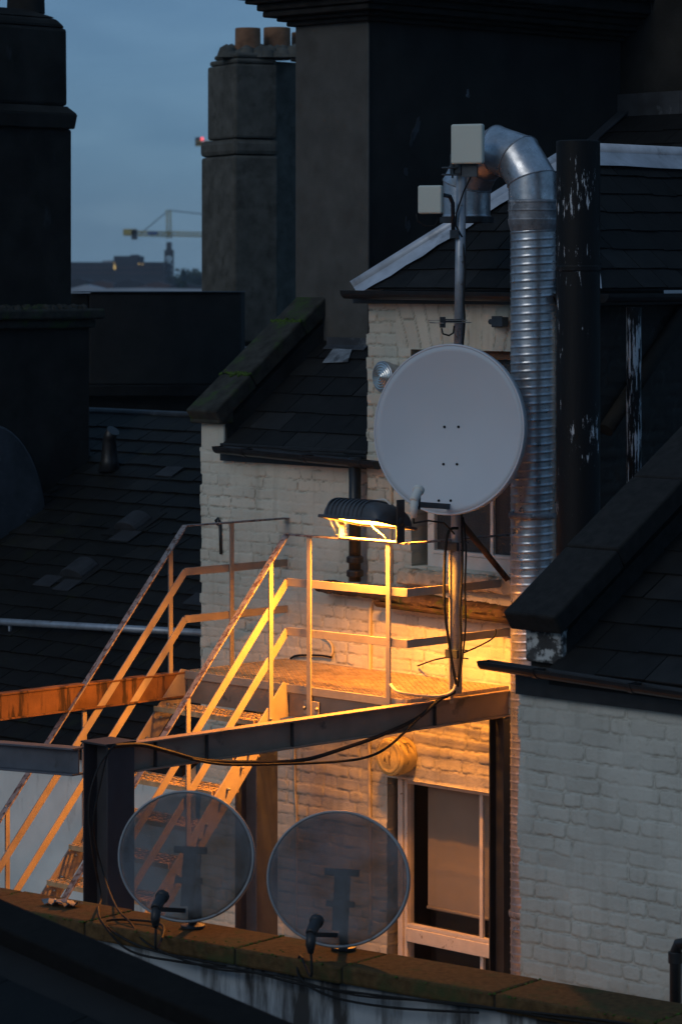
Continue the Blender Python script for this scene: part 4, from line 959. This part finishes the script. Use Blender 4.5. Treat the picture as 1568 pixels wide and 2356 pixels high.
# gooseneck of mitred segments
RB = .275; DV = Vector((-S2, S2, 0)); zc_ = zz(452); cen = Vector((DX, DY, zc_)) + DV * RB; rg = .148
stations = [(0, zz(468) - zc_)] ; angs = [0, 12, 45, 78, 111, 144, 172, 180]
def bend(a): return cen - DV * RB * (1.04 if 5 < a < 175 else 1) * math.cos(rad(a)) + ZV * RB * 1.05 * math.sin(rad(a))
pts = [Vector((DX, DY, zz(470)))] + [bend(a) for a in (20, 56, 92, 128, 163)] + [bend(180) - ZV * .02]
m = mb(); rings = []
def ring(p, t, r, n=44):
    t = t.normalized(); a = U.cross(DV) if False else (E - t * E.dot(t)).normalized(); b = t.cross(a); return [p + (a * math.cos(2 * math.pi * j / n) + b * math.sin(2 * math.pi * j / n)) * r for j in range(n)]
tang = []
for i, p in enumerate(pts):
    t1 = (pts[i] - pts[i - 1]).normalized() if i else ZV.copy(); t2 = (pts[i + 1] - pts[i]).normalized() if i < len(pts) - 1 else -ZV
    tang.append((t1 + t2))
seam = mb(); n = 44
for i in range(len(pts) - 1):
    # mitred ends: cut each straight segment by the bisecting planes
    d = (pts[i + 1] - pts[i]).normalized(); a = (E - d * E.dot(d)).normalized(); b = d.cross(a); loop = []
    for e, tn in ((pts[i], tang[i].normalized()), (pts[i + 1], tang[i + 1].normalized())):
        lp = []
        for j in range(n):
            q = e + (a * math.cos(2 * math.pi * j / n) + b * math.sin(2 * math.pi * j / n)) * rg; q = q - d * ((q - e).dot(tn) / d.dot(tn)); lp.append(q)
        loop.append(lp)
    m.add(loop[0] + loop[1], [(j, (j + 1) % n, n + (j + 1) % n, n + j) for j in range(n)], True)
    if i: seam.add([pts[i] + (q - pts[i]) * 1.0 for q in loop[0]] + [pts[i] + (q - pts[i]) * 1.03 for q in loop[0]] + [pts[i] + (q - pts[i]) * 1.03 + d * .008 for q in loop[0]] + [pts[i] + (q - pts[i]) * 1.0 + d * .010 for q in loop[0]], [(r * n + j, r * n + (j + 1) % n, (r + 1) * n + (j + 1) % n, (r + 1) * n + j) for r in range(3) for j in range(n)], True)
m.build('gooseneck', M['galv'], du); seam.build('seam', M['galv_old'], du)
dn = cen + DV * RB; zo = zz(510)
m = mb(); n = 44
m._lathe((dn.x, dn.y, zo + .03), ZV, [(0, .150), (.012, .153), (.02, .148), (bend(180).z - .02 - zo - .03, .148)], 44, True); m.build('outlet', M['galv'], du)
m = mb()
for i in range(-8, 9):
    x = i * .019; w = math.sqrt(max(.165 ** 2 - x * x, 0)); m.par(Vector((dn.x, dn.y, zo)) + U * (x - .0015) - E * w, U * .003, E * 2 * w, ZV * .003); m.par(Vector((dn.x, dn.y, zo)) + E * (x - .0015) - U * w, E * .003, U * 2 * w, ZV * .004)
for i in range(40):
    a0_, a1_ = 2 * math.pi * i / 40, 2 * math.pi * (i + 1) / 40; m.hexa([Vector((dn.x + r * math.cos(q), dn.y + r * math.sin(q), z)) for z in (zo, zo + .035) for (r, q) in ((.158, a0_), (.168, a0_), (.168, a1_), (.158, a1_))])
m.build('bird_mesh', M['plastic_black'], du)
# black soil pipe and thin vent pipe
m = mb(); r_ = .130; xx = P(1329, 700, 18.4)
m._lathe((xx.x, xx.y, -5.6), ZV, [(0, r_), (2.84, r_), (2.845, r_ + .005), (2.87, r_ + .005), (2.875, r_), (5.64, r_), (5.645, r_ + .005), (5.67, r_ + .005), (5.675, r_), (6.41, r_), (6.415, r_ - .015), (6.2, r_ - .015)], 40, True)
lone(m, 'soil_pipe', M['pipe_black'], 'thick black pipe with flaking white paint, right beside the shiny duct', 'pipe', 'black pipes')
m = mb(); xx = P(1457, 700, 18.9); r_ = 17.5 / F * 18.9; zt = -(707 - HY) / F * 18.9; m._lathe((xx.x, xx.y, -5.6), ZV, [(0, r_), (zt + 5.6, r_), (zt + 5.6, r_ * .8), (zt + 5.5, r_ * .8)], 24, True)
lone(m, 'vent_pipe', M['pipe_flaky'], 'thin dark pipe with a long white peeling streak, right of the thick black pipe', 'pipe', 'black pipes')
m = mb(); m.tube([onK(1392, 990, kR + .06), onK(1590, 690, kR + .06)], .05, 10); lone(m, 'sloping_pipe', M['chimney_black'], 'dark sloping pipe against the sooty brick side wall', 'pipe', 'black pipes')

# ================================================================ WALL FITTINGS
bl = thing('bulkhead_light', onC(895, 866, c2), 'round unlit bulkhead light with ringed glass, high on the wall left of the big dish', 'wall light')
o = onC(906, 866, c2); ax = (-E + U * -.1).normalized()
m = mb(); m._lathe(o, ax, [(0, .080), (.03, .085), (.06, .098), (.10, .102), (.105, .096)], 36, True); m.build('body', M['galv'], bl)
m = mb(); prof = [(.10, .094)]
for i in range(5): r_ = .088 - i * .017; prof += [(.108 + i * .004, r_), (.116 + i * .004, r_ - .006), (.108 + i * .004, r_ - .012)]
prof.append((.128, .004)); m._lathe(o, ax, prof, 36, True); m.build('lens', M['lens'], bl)
o = onC(930, 1736, CW); ax = -E
db = thing('alarm_drum', o, 'round weathered yellowish drum fixed on the wall above the lower window', 'wall drum')
m = mb(); m._lathe(o, ax, [(0, .115), (.04, .122), (.10, .127), (.135, .124), (.15, .112)], 40, True); m.build('body', M['drum'], db)
m = mb(); m._lathe(o, ax, [(.148, .110), (.156, .10), (.157, .085), (.153, .08), (.157, .072), (.158, .045), (.155, .04), (.16, .03), (.161, .004)], 40, True); m.build('face', M['drum'], db)
# hook on the wall
m = mb(); a = onC(506, 1202, CW - .02); m.tube([a, a + ZV * .03 - U * .02, a + ZV * .012 - U * .045, a - ZV * .015 - U * .03, a - ZV * .02], .008, 8); m.tube([a - ZV * .01, onC(508, 1275, CW - .015)], .010, 8)
lone(m, 'hook', M['gutter'], 'old iron hook fixed near the left corner of the cream wall', 'hook')

# ================================================================ CABLES
def cable(pts, r, mat, label, name='cable', group='cables', n=10, div=8):
    pts = [Vector(p) for p in pts]; out = []
    for i in range(len(pts) - 1):
        p0 = pts[max(i - 1, 0)]; p1 = pts[i]; p2 = pts[i + 1]; p3 = pts[min(i + 2, len(pts) - 1)]
        for s in range(div):
            t = s / div; out.append(.5 * ((2 * p1) + (p2 - p0) * t + (2 * p0 - 5 * p1 + 4 * p2 - p3) * t * t + (3 * p1 - p0 - 3 * p2 + p3) * t ** 3))
    out.append(pts[-1]); return lone(mb().tube(out, r, n), name, mat, label, 'cable', group)
kq = kB + .022
cable([P(1051, 1560, 19.04), onK(1046, 1590, kq), onK(1010, 1610, kq), onK(960, 1652, kq - .03), onK(880, 1690, kq - .01), onK(790, 1722, kq), onK(700, 1748, kq), onK(600, 1754, kq + .01), onK(470, 1750, kq + .01), onK(390, 1730, kq), onK(325, 1714, kq), onK(262, 1716, kq + .02)], .012, M['wire'], 'thick black cable sagging along the long beam towards the left column')
cable([onK(965, 1650, kq - .01), onK(900, 1712, kq + .01), onK(850, 1740, kq + .0), onK(780, 1752, kq + .03), onK(650, 1758, kq + .03), onK(520, 1759, kq + .03), onK(440, 1747, kq + .03)], .008, M['wire'], 'thinner black cable hanging lowest under the long beam')
cable([onC(898, 1575, cF - .03), onC(915, 1592, cF - .04), onK(965, 1600, kB - .05), onK(1012, 1601, kB + .02), onK(1040, 1590, kB + .03), P(1052, 1560, 19.03)], .009, M['wire_pale'], 'pale cable curling from the front rail post to the foot of the mast')
xs = [(1030, 1225), (1022, 1300), (1022, 1400), (1031, 1470), (1040, 1530), (1049, 1575)]
cable([P(1052, 1215, 19.02)] + [P(x, y, 18.98) for x, y in xs], .009, M['wire'], 'black cable bulging left of the mast below the big dish')
cable([P(1060, 1130, 19.03), P(1061, 1200, 19.02), P(1063, 1300, 19.02), P(1058, 1400, 19.02), P(1060, 1480, 19.02), P(1052, 1580, 19.0)], .007, M['wire'], 'straight black cable close along the right of the mast')
cable([P(1064, 1190, 19.03), P(1071, 1260, 19.02), P(1069, 1350, 19.02), P(1070, 1440, 19.02), P(1062, 1520, 19.01), P(1054, 1570, 19.0)], .006, M['wire'], 'outermost thin black cable hanging loosely right of the mast')
cable([P(1064, 560, 19.06), P(1069, 620, 19.05), P(1066, 690, 19.05), P(1068, 740, 19.05), P(1063, 800, 19.06)], .006, M['wire'], 'black cable running down the upper mast above the dish')
cable([onC(960, 1532, CW - .03), P(1000, 1518, 19.6), P(1035, 1511, 19.2), P(1070, 1500, 19.15), P(1110, 1482, 19.2), P(1135, 1466, 19.25), P(1140, 1448, 19.28)], .005, M['wire'], 'thin dark wire looping across the bright wall behind the mast')
cable([onC(858, 1377, CW - .02), onC(851, 1410, CW - .02), onC(850, 1530, CW - .02), onC(849, 1700, CW - .02), onC(850, 1900, CW - .02), onC(851, 2130, CW - .02)], .012, M['wire_pale'], 'painted vertical conduit running down the cream wall below the drainpipe', 'conduit')
cable([onC(677, 1640, CW - .016), onC(678, 1800, CW - .016), onC(682, 1900, CW - .016), onC(681, 2150, CW - .016)], .007, M['wire_pale'], 'thin painted wire running down the lower wall above the second dish')
cable([onC(900, 1090, c2 - .01), onC(899, 1140, c2 - .01), onC(899, 1340, c2 - .01)], .013, M['wire_pale'], 'short painted conduit on the upper wall behind the floodlight', 'conduit')
cable([lc + Zt * .12 - U * .05, lc + Zt * .135 + U * .02 + E * .03, lc + Zt * .14 + U * .09 + E * .03, lc + Zt * .105 + U * .13 + E * .05], .006, M['wire_white'], 'short white cable looping over the top of the floodlight')
cable([onC(668, 1515, CW - .03), onC(685, 1508, CW - .03), onC(735, 1508, CW - .03), onC(762, 1512, CW - .03)], .007, M['wire'], 'black hose lying along the wall at the back of the platform')
cable([onC(738, 1462, CW - .02), onC(760, 1480, CW - .02), onC(764, 1500, CW - .02), onC(758, 1513, CW - .02)], .008, M['wire_pale'], 'short pale wire bent down the wall above the platform')

# ================================================================ FOREGROUND PARAPET
B0 = Vector((-1.792, 16.34, -3.2)); dpv = Vector((.783, -.621, 0)).normalized(); npv = Vector((-.621, -.783, 0)).normalized()
pa = thing('parapet_wall', B0 + dpv * 2 - ZV * 2.4, 'foreground parapet wall with a gritty mossy coping, carrying the two mesh dishes', 'wall')
rr = random.Random(61); cp = mb(); x = -1.6
jo = [-1.6, -.75, .18, .95, 1.93, 2.58, 3.45, 4.3, 5.4, 6.5]
for a, b in zip(jo[:-1], jo[1:]):
    j = rr.uniform(-.004, .004); cp.par(B0 + dpv * (a + .004) + ZV * (-.085 + j) - npv * .0, dpv * (b - a - .006), npv * .37, ZV * .085)
cpo = cp.build('coping', M['coping'], pa, .014)
cj = mb(); cj.par(B0 + dpv * -1.6 - ZV * .08 + npv * .01, dpv * 8, npv * .35, ZV * .07); cj.build('mortar_bed', M['chimney_black'], pa)
mm = mb(); rr = random.Random(62)
for jj in jo[1:-1]:
    for i in range(26):
        p = B0 + dpv * (jj + rr.gauss(0, .008)) + npv * rr.uniform(.0, .36); r_ = rr.uniform(.004, .010); mm.lathe(p - ZV * .006, ZV, [(0, r_), (r_ * .5, r_ * .8), (r_ * .9, .001)], 7)
for i in range(260):
    p = B0 + dpv * rr.uniform(-.6, 4.5) + npv * rr.triangular(.2, .385, .37); r_ = rr.uniform(.004, .010); mm.lathe(p - ZV * .006, ZV, [(0, r_), (r_ * .5, r_ * .8), (r_ * .9, .001)], 6)
tag(mm.build('moss', bpy.data.materials['moss'], cpo), None, None, None, 'stuff')
w = mb(); w.par(B0 + dpv * -1.6 + npv * .05 - ZV * 2.4, dpv * 8, npv * .26, ZV * 2.31); w.build('rendered_wall', M['render_dirty'], pa)
def on_cop(px, py, dz=0):
    Yy = 3.2 * F / (py - HY); return P(px, py, Yy) + ZV * dz
def on_face(px, py, off=.02):   # front face of the parapet
    o = B0 + npv * (.37 + off); r = Vector(((px - CX) / F, 1, -(py - HY) / F)); return r * (o.dot(npv) / r.dot(npv))
cable([onK(262, 1716, kq + .02), onK(225, 1770, kF + .05), onK(205, 1850, kF + .05), onK(212, 1950, kF + .05), onK(232, 2060, kF + .03), on_cop(226, 2100, .02), on_cop(238, 2132, .012), on_face(300, 2188), on_face(420, 2214), on_face(560, 2232), on_face(700, 2266), on_face(900, 2294), on_face(1150, 2322), on_face(1420, 2352), on_face(1650, 2395)], .006, M['wire'], 'black cable dropping down the left column and along the parapet face')
cable([onK(250, 1722, kq + .03), onK(232, 1800, kF + .05), onK(215, 1900, kF + .05), onK(238, 2010, kF + .04), on_cop(268, 2096, .02), on_cop(300, 2128, .012), on_face(345, 2175), on_face(480, 2226), on_face(640, 2245), on_face(820, 2290), on_face(1060, 2309), on_face(1300, 2346), on_face(1600, 2380)], .005, M['wire'], 'second thinner black cable wandering along the parapet face below the dishes')
cable([h1[0] - h1[1] * .05 - ZV * .09, h1[0] - h1[1] * .05 - ZV * .2, on_cop(375, 2136, .012), on_cop(300, 2122, .012), on_cop(240, 2130, .012), on_face(330, 2180), on_face(520, 2222)], .006, M['wire'], 'thin black lead from the left mesh dish lying on the coping')
cable([h2[0] - h2[1] * .05 - ZV * .09, h2[0] - h2[1] * .05 - ZV * .2, on_cop(690, 2205, .012), on_face(690, 2250), on_face(760, 2292), on_face(900, 2318), on_face(1100, 2330)], .006, M['wire'], 'thin black lead dropping from the right mesh dish over the coping')
m = mb(); p = on_cop(128, 2076, .004); rr = random.Random(9)
pts = []; n = 9; G = {}
for i in range(n):
    for j in range(4): G[i, j] = p + dpv * (i * .024) + npv * (j * .035) + ZV * (.004 + rr.uniform(0, .03))
for i in range(n - 1):
    for j in range(3): m.add([G[i, j], G[i + 1, j], G[i + 1, j + 1], G[i, j + 1]], [(0, 1, 2, 3)])
cf = lone(m, 'crumpled_foil', M['lead_mid'], 'crumpled silvery scrap lying on the coping by the left column', 'scrap'); sm = cf.modifiers.new('thickness', 'SOLIDIFY'); sm.thickness = .003

# ================================================================ NEAREST ROOF (bottom left)
A_, B_ = P(-80, 2050, 12.6), P(700, 2385, 10.9)
nr_ = thing('slate_roof', (A_ + B_) / 2, 'near black slate roof edge in the bottom left corner', 'roof')
d = (B_ - A_); dn_ = d.normalized(); q = Vector((-1.6, -2.6, -.9)); q = (q - dn_ * q.dot(dn_)).normalized()
nn_ = dn_.cross(q); nn_ = nn_ if nn_.z > 0 else -nn_
m = mb(); m.par(A_ - nn_ * .05 - dn_ * 1, d + dn_ * 2, q * .16, nn_ * .09); m.build('verge_capping', M['verge'], nr_, .01)
mb().par(A_ - dn_ * 1 + q * .15 - nn_ * .14, d + dn_ * 2, q * 4.5, nn_ * .1).build('roof_boards', M['slate_base'], nr_)
slates('slates', M['slate_near'], nr_, A_ - dn_ * 1 + q * 4.4 - nn_ * .03, d, -q, d.length + 2, 4.2, .5, .33, seed=71)

# ================================================================ THE FAR TOWN
YF = 700.0
def far_box(name, x0, x1, ytop, Y, depth, mat, parent=None, ybot=None):
    m = mb(); a = P(x0, ytop, Y); b = P(x1, ytop, Y); zb_ = -5.6 if ybot is None else P(0, ybot, Y).z
    m.par((a.x, Y, zb_), (b.x - a.x, 0, 0), (0, depth, 0), (0, 0, a.z - zb_)); return m.build(name, mat, parent)
fb = thing('office_block', P(270, 696, YF), 'long dark far office block with a stepped top storey on the skyline', 'building')
far_box('wall', 120, 381, 603, YF, 25, M['far_wall'], fb); far_box('top_storey', 262, 322, 589, YF + 4, 15, M['far_wall'], fb, 603); far_box('roof_plant', 300, 318, 586, YF + 6, 6, M['far_wall'], fb, 589); far_box('roof_plant', 236, 258, 599, YF + 5, 6, M['far_pale'], fb, 603)
m = mb(); rr = random.Random(13)
for (px, py, w, h) in ((264, 615, 4, 10), (263, 606, 2.5, 2.5), (320, 607, 4, 2), (328, 608, 3, 2)): a = P(px - w / 2, py + h / 2, YF - .3); mb().par(a, (w / F * YF, 0, 0), (0, .4, 0), (0, 0, h / F * YF)).build('lit_window', M['window_glow'], fb)
for i in range(26):
    for j in range(2):
        a = P(140 + i * 9, 618 + j * 12, YF - .2); mb().par(a, (5 / F * YF, 0, 0), (0, .3, 0), (0, 0, 5 / F * YF)).build('window', M['far_roof'], fb)
rr = random.Random(17); k = 0
names = ['dark flat far house low on the skyline', 'pale far gabled house low on the skyline', 'long low far shed below the office block', 'small dark far roof under the crane', 'pale far roof left below the office block', 'wide far roof right of the office block', 'narrow far house between pale roofs', 'low far terrace just above the parapet']
for i, (x0, x1, yt, Y, mt) in enumerate(((150, 215, 640, 560, 'far_wall'), (205, 262, 646, 520, 'far_roof'), (250, 345, 643, 540, 'far_wall'), (330, 392, 648, 500, 'far_roof'), (160, 235, 655, 440, 'far_pale'), (378, 470, 652, 480, 'far_wall'), (300, 352, 658, 400, 'far_roof'), (140, 480, 663, 330, 'far_pale'))):
    m = mb(); a, b = P(x0, yt, Y), P(x1, yt, Y); w = b.x - a.x; hh = min(1.0, w * .12) * (.12 if i == 7 else 1)
    m.prism([(a.x, Y, -5.6), (b.x, Y, -5.6), (b.x, Y, a.z - hh), ((a.x + b.x) / 2, Y, a.z), (a.x, Y, a.z - hh)], (0, 8, 0)); lone(m, 'distant_house', M[mt], names[i], 'house', 'distant houses')
rr = random.Random(23)
def far_tree(x, yt, w, Y, label):
    base = P(x, 690, Y); base.z = -5.6; top = P(x, yt, Y).z; wr = w / F * Y / 2
    t = thing('distant_tree', base, label, 'tree', 'distant trees'); mb().tube([base, Vector((base.x, base.y, (top - 5.6) / 2))], [.35, .15], 8).build('trunk', M['wood_brown'], t)
    m = mb(); H = top + 5.6
    for i in range(420):
        a, b, c = rr.gauss(0, .42), rr.gauss(0, .42), rr.gauss(0, .36)
        p = Vector((base.x + a * wr, base.y + b * wr, -5.6 + H * (.64 + c * .5 * .7))); p.z = min(p.z, top)
        s = rr.uniform(.25, .6); d1 = Vector((rr.uniform(-1, 1), rr.uniform(-1, 1), rr.uniform(-1, 1))).normalized(); d2 = d1.orthogonal().normalized(); m.add([p - d1 * s, p + d2 * s, p + d1 * s, p - d2 * s], [(0, 1, 2, 3)])
    m.build('crown', M['leaf'], t, fix=False)
for i, (x, yt, w, Y, l) in enumerate(((400, 632, 34, 620, 'far dark tree below the crane mast'), (425, 620, 36, 640, 'tallest far tree right of the crane'), (448, 621, 36, 650, 'far tree touching the grey chimney edge'), (462, 626, 30, 630, 'far tree half hidden by the grey chimney'), (420, 650, 30, 450, 'low rounded far tree under the taller ones'), (200, 655, 30, 450, 'low far tree beside the black chimney'))): far_tree(x, yt, w, Y, l)
# ---- the evening air
hz_ = mb(); hz_.par((-700, -30, -6.6), (1400, 0, 0), (0, 1500, 0), (0, 0, 40)); hm = bpy.data.materials.new('evening_haze'); hm.use_nodes = True; hn = hm.node_tree; hn.nodes.remove(hn.nodes['Principled BSDF'])
pv = hn.nodes.new('ShaderNodeVolumePrincipled'); pv.inputs['Color'].default_value = (.62, .76, .92, 1); pv.inputs['Density'].default_value = .00026; pv.inputs['Anisotropy'].default_value = 0; hn.links.new(pv.outputs[0], hn.nodes['Material Output'].inputs['Volume'])
hzo = hz_.build('haze', hm); tag(hzo, 'thin blue evening haze over the far town', 'haze', None, 'stuff')
# tower cranes
def lattice(m, a, b, w, n, r, tri=False):
    a, b = Vector(a), Vector(b); d = (b - a).normalized(); s1 = d.cross(Vector((0, 1, 0))).normalized(); s2 = d.cross(s1); cs = [s1 * w / 2 + s2 * w / 2, s1 * w / 2 - s2 * w / 2, -s1 * w / 2 - s2 * w / 2, -s1 * w / 2 + s2 * w / 2]
    for c in cs: m.tube([a + c, b + c], r, 5)
    for i in range(n):
        p, q = a.lerp(b, i / n), a.lerp(b, (i + 1) / n)
        for j in range(4):
            m.tube([p + cs[j], q + cs[(j + 1) % 4]], r * .6, 4); m.tube([p + cs[j], p + cs[(j + 1) % 4]], r * .6, 4)
YC = 600.0
cr = thing('tower_crane', P(389, 700, YC), 'distant yellow tower crane standing over the skyline at the left', 'crane', 'tower cranes')
m = mb(); lattice(m, (P(389, 0, YC).x, YC, -5.6), P(389, 575, YC), 1.5, 10, .15); m.build('mast', M['crane_dark'], cr)
m = mb(); lattice(m, P(389, 548, YC), P(388, 483, YC), .8, 5, .08); m.build('apex', M['crane_yellow'], cr)
m = mb(); lattice(m, P(389, 538, YC), P(520, 541, YC + 4), .8, 12, .09); m.build('jib', M['crane_yellow'], cr)
m = mb(); lattice(m, P(389, 539, YC), P(284, 536, YC), .8, 8, .12); m.build('counter_jib', M['crane_yellow'], cr)
m = mb(); a = P(303, 551, YC); m.par(a - Vector((0, .6, 0)), (1.1, 0, 0), (0, 1.2, 0), (0, 0, 1.9)); m.build('counterweight', M['crane_dark'], cr)
m = mb(); a = P(284, 540, YC); m.par(a - Vector((0, .6, 0)), (2.4, 0, 0), (0, 1.2, 0), (0, 0, 1.1)); m.build('winch', M['crane_yellow'], cr)
m = mb(); a = P(340, 540, YC); m.par(a - Vector((0, .7, 0)), (1.9, 0, 0), (0, .2, 0), (0, 0, .6)); m.build('banner', M['crane_blue'], cr)
m = mb(); a = P(379, 588, YC); m.par(a - Vector((0, .8, 0)), (1.7, 0, 0), (0, 1.6, 0), (0, 0, 1.0)); m.par(a + Vector((.35, -.5, 1.0)), (1.0, 0, 0), (0, 1.0, 0), (0, 0, 1.6)); m.build('cab', M['crane_dark'], cr)
m = mb(); m.tube([P(388, 484, YC), P(325, 536, YC)], .09, 5); m.tube([P(388, 484, YC), P(480, 494, YC + 3), P(520, 538, YC + 4)], .09, 5); m.build('tie', M['crane_dark'], cr)
cr = thing('tower_crane', P(500, 700, 560), 'second far crane, only its dark end with a red lamp showing beside the grey chimney', 'crane', 'tower cranes')
m = mb(); a = P(449, 336, 560); m.par(a, (1.0, 0, 0), (0, 1, 0), (0, 0, 1.6)); m.par(P(449, 336, 560), (6, 0, 0), (0, 1, 0), (0, 0, .5)); m.build('counterweight', M['crane_dark'], cr)
m = mb(); lattice(m, P(452, 330, 560), P(540, 330, 560), .8, 8, .1); m.build('jib', M['crane_yellow'], cr); m = mb(); lattice(m, (P(540, 0, 560).x, 560, -5.6), P(540, 328, 560), 1.4, 18, .15); m.build('mast', M['crane_dark'], cr)
m = mb(); m.lathe(P(465, 319, 559.5), ZV, [(-.3, .05), (-.28, .28), (.2, .28), (.3, .05)], 12); m.build('warning_lamp', M['red_glow'], cr)

# ================================================================ WORLD, SUN, CAMERA
w = bpy.data.worlds.new('World'); scene.world = w; w.use_nodes = True; nt_ = w.node_tree; bg = nt_.nodes['Background']
sky = nt_.nodes.new('ShaderNodeTexSky'); sky.sky_type = 'NISHITA'; sky.sun_disc = False
SUN_EL, SUN_AZ = 14.0, 222.0     # low, behind the camera's left shoulder (azimuth clockwise from +Y)
sky.sun_elevation = rad(SUN_EL); sky.sun_rotation = rad(SUN_AZ); sky.ozone_density = 3.0; sky.air_density = 1.0; sky.dust_density = .3
tc = nt_.nodes.new('ShaderNodeTexCoord'); mp = nt_.nodes.new('ShaderNodeMapping'); mp.inputs['Scale'].default_value = (9, 9, 34); nt_.links.new(tc.outputs['Generated'], mp.inputs['Vector'])
nz = nt_.nodes.new('ShaderNodeTexNoise'); nz.inputs['Scale'].default_value = 1.4; nz.inputs['Detail'].default_value = 5; nz.inputs['Roughness'].default_value = .55; nt_.links.new(mp.outputs[0], nz.inputs['Vector'])
rp = nt_.nodes.new('ShaderNodeValToRGB'); rp.color_ramp.elements[0].position = .3; rp.color_ramp.elements[1].position = .75; rp.color_ramp.elements[0].color = (.44, .66, 1.0, 1); rp.color_ramp.elements[1].color = (.58, .78, 1.12, 1); nt_.links.new(nz.outputs['Fac'], rp.inputs[0])
mx = nt_.nodes.new('ShaderNodeMix'); mx.data_type = 'RGBA'; mx.blend_type = 'MULTIPLY'; mx.inputs[0].default_value = 1; nt_.links.new(sky.outputs[0], mx.inputs[6]); nt_.links.new(rp.outputs[0], mx.inputs[7])
mz = nt_.nodes.new('ShaderNodeMix'); mz.data_type = 'RGBA'; mz.inputs[0].default_value = .62; nt_.links.new(mx.outputs[2], mz.inputs[6]); mz.inputs[7].default_value = (2.4, 4.65, 7.6, 1)   # thin even dusk veil over the clear sky
r2 = nt_.nodes.new('ShaderNodeValToRGB'); r2.color_ramp.elements[0].position = .36; r2.color_ramp.elements[1].position = .66; r2.color_ramp.elements[0].color = (.93, .935, .94, 1); r2.color_ramp.elements[1].color = (1.08, 1.055, 1.03, 1)
n2 = nt_.nodes.new('ShaderNodeTexNoise'); n2.inputs['Scale'].default_value = 2.3; n2.inputs['Detail'].default_value = 6; n2.inputs['Distortion'].default_value = .6; nt_.links.new(mp.outputs[0], n2.inputs['Vector']); nt_.links.new(n2.outputs['Fac'], r2.inputs[0])
m2 = nt_.nodes.new('ShaderNodeMix'); m2.data_type = 'RGBA'; m2.blend_type = 'MULTIPLY'; m2.inputs[0].default_value = 1; nt_.links.new(mz.outputs[2], m2.inputs[6]); nt_.links.new(r2.outputs[0], m2.inputs[7])
nt_.links.new(m2.outputs[2], bg.inputs[0]); bg.inputs[1].default_value = .055
sl = bpy.data.lights.new('sun', 'SUN'); sl.energy = .55; sl.angle = rad(30); sl.color = (1, .96, .88); so = bpy.data.objects.new('sun', sl); COL.objects.link(so)
se = rad(28); az = rad(SUN_AZ); dirv = Vector((math.sin(az) * math.cos(se), math.cos(az) * math.cos(se), math.sin(se))); so.rotation_euler = dirv.to_track_quat('Z', 'Y').to_euler(); so.location = dirv * 60

cam = bpy.data.cameras.new('camera'); co_ = bpy.data.objects.new('camera', cam); COL.objects.link(co_); co_.location = (0, 0, 0); co_.rotation_euler = (rad(90), 0, 0)
cam.sensor_fit = 'VERTICAL'; cam.sensor_height = 36; cam.sensor_width = 24; cam.lens = F / 2356 * 36; cam.shift_y = -(1178 - HY) / 2356; cam.clip_start = .5; cam.clip_end = 20000
cam.dof.use_dof = True; cam.dof.focus_distance = 19.0; cam.dof.aperture_fstop = 5.0
scene.camera = co_
vs_ = scene.view_settings; vs_.view_transform = 'Standard'; vs_.look = 'None'; vs_.gamma = 1; vs_.exposure = 0
scene.cycles.use_denoising = True; scene.cycles.max_bounces = 8; scene.cycles.transparent_max_bounces = 12; scene.cycles.sample_clamp_indirect = 6
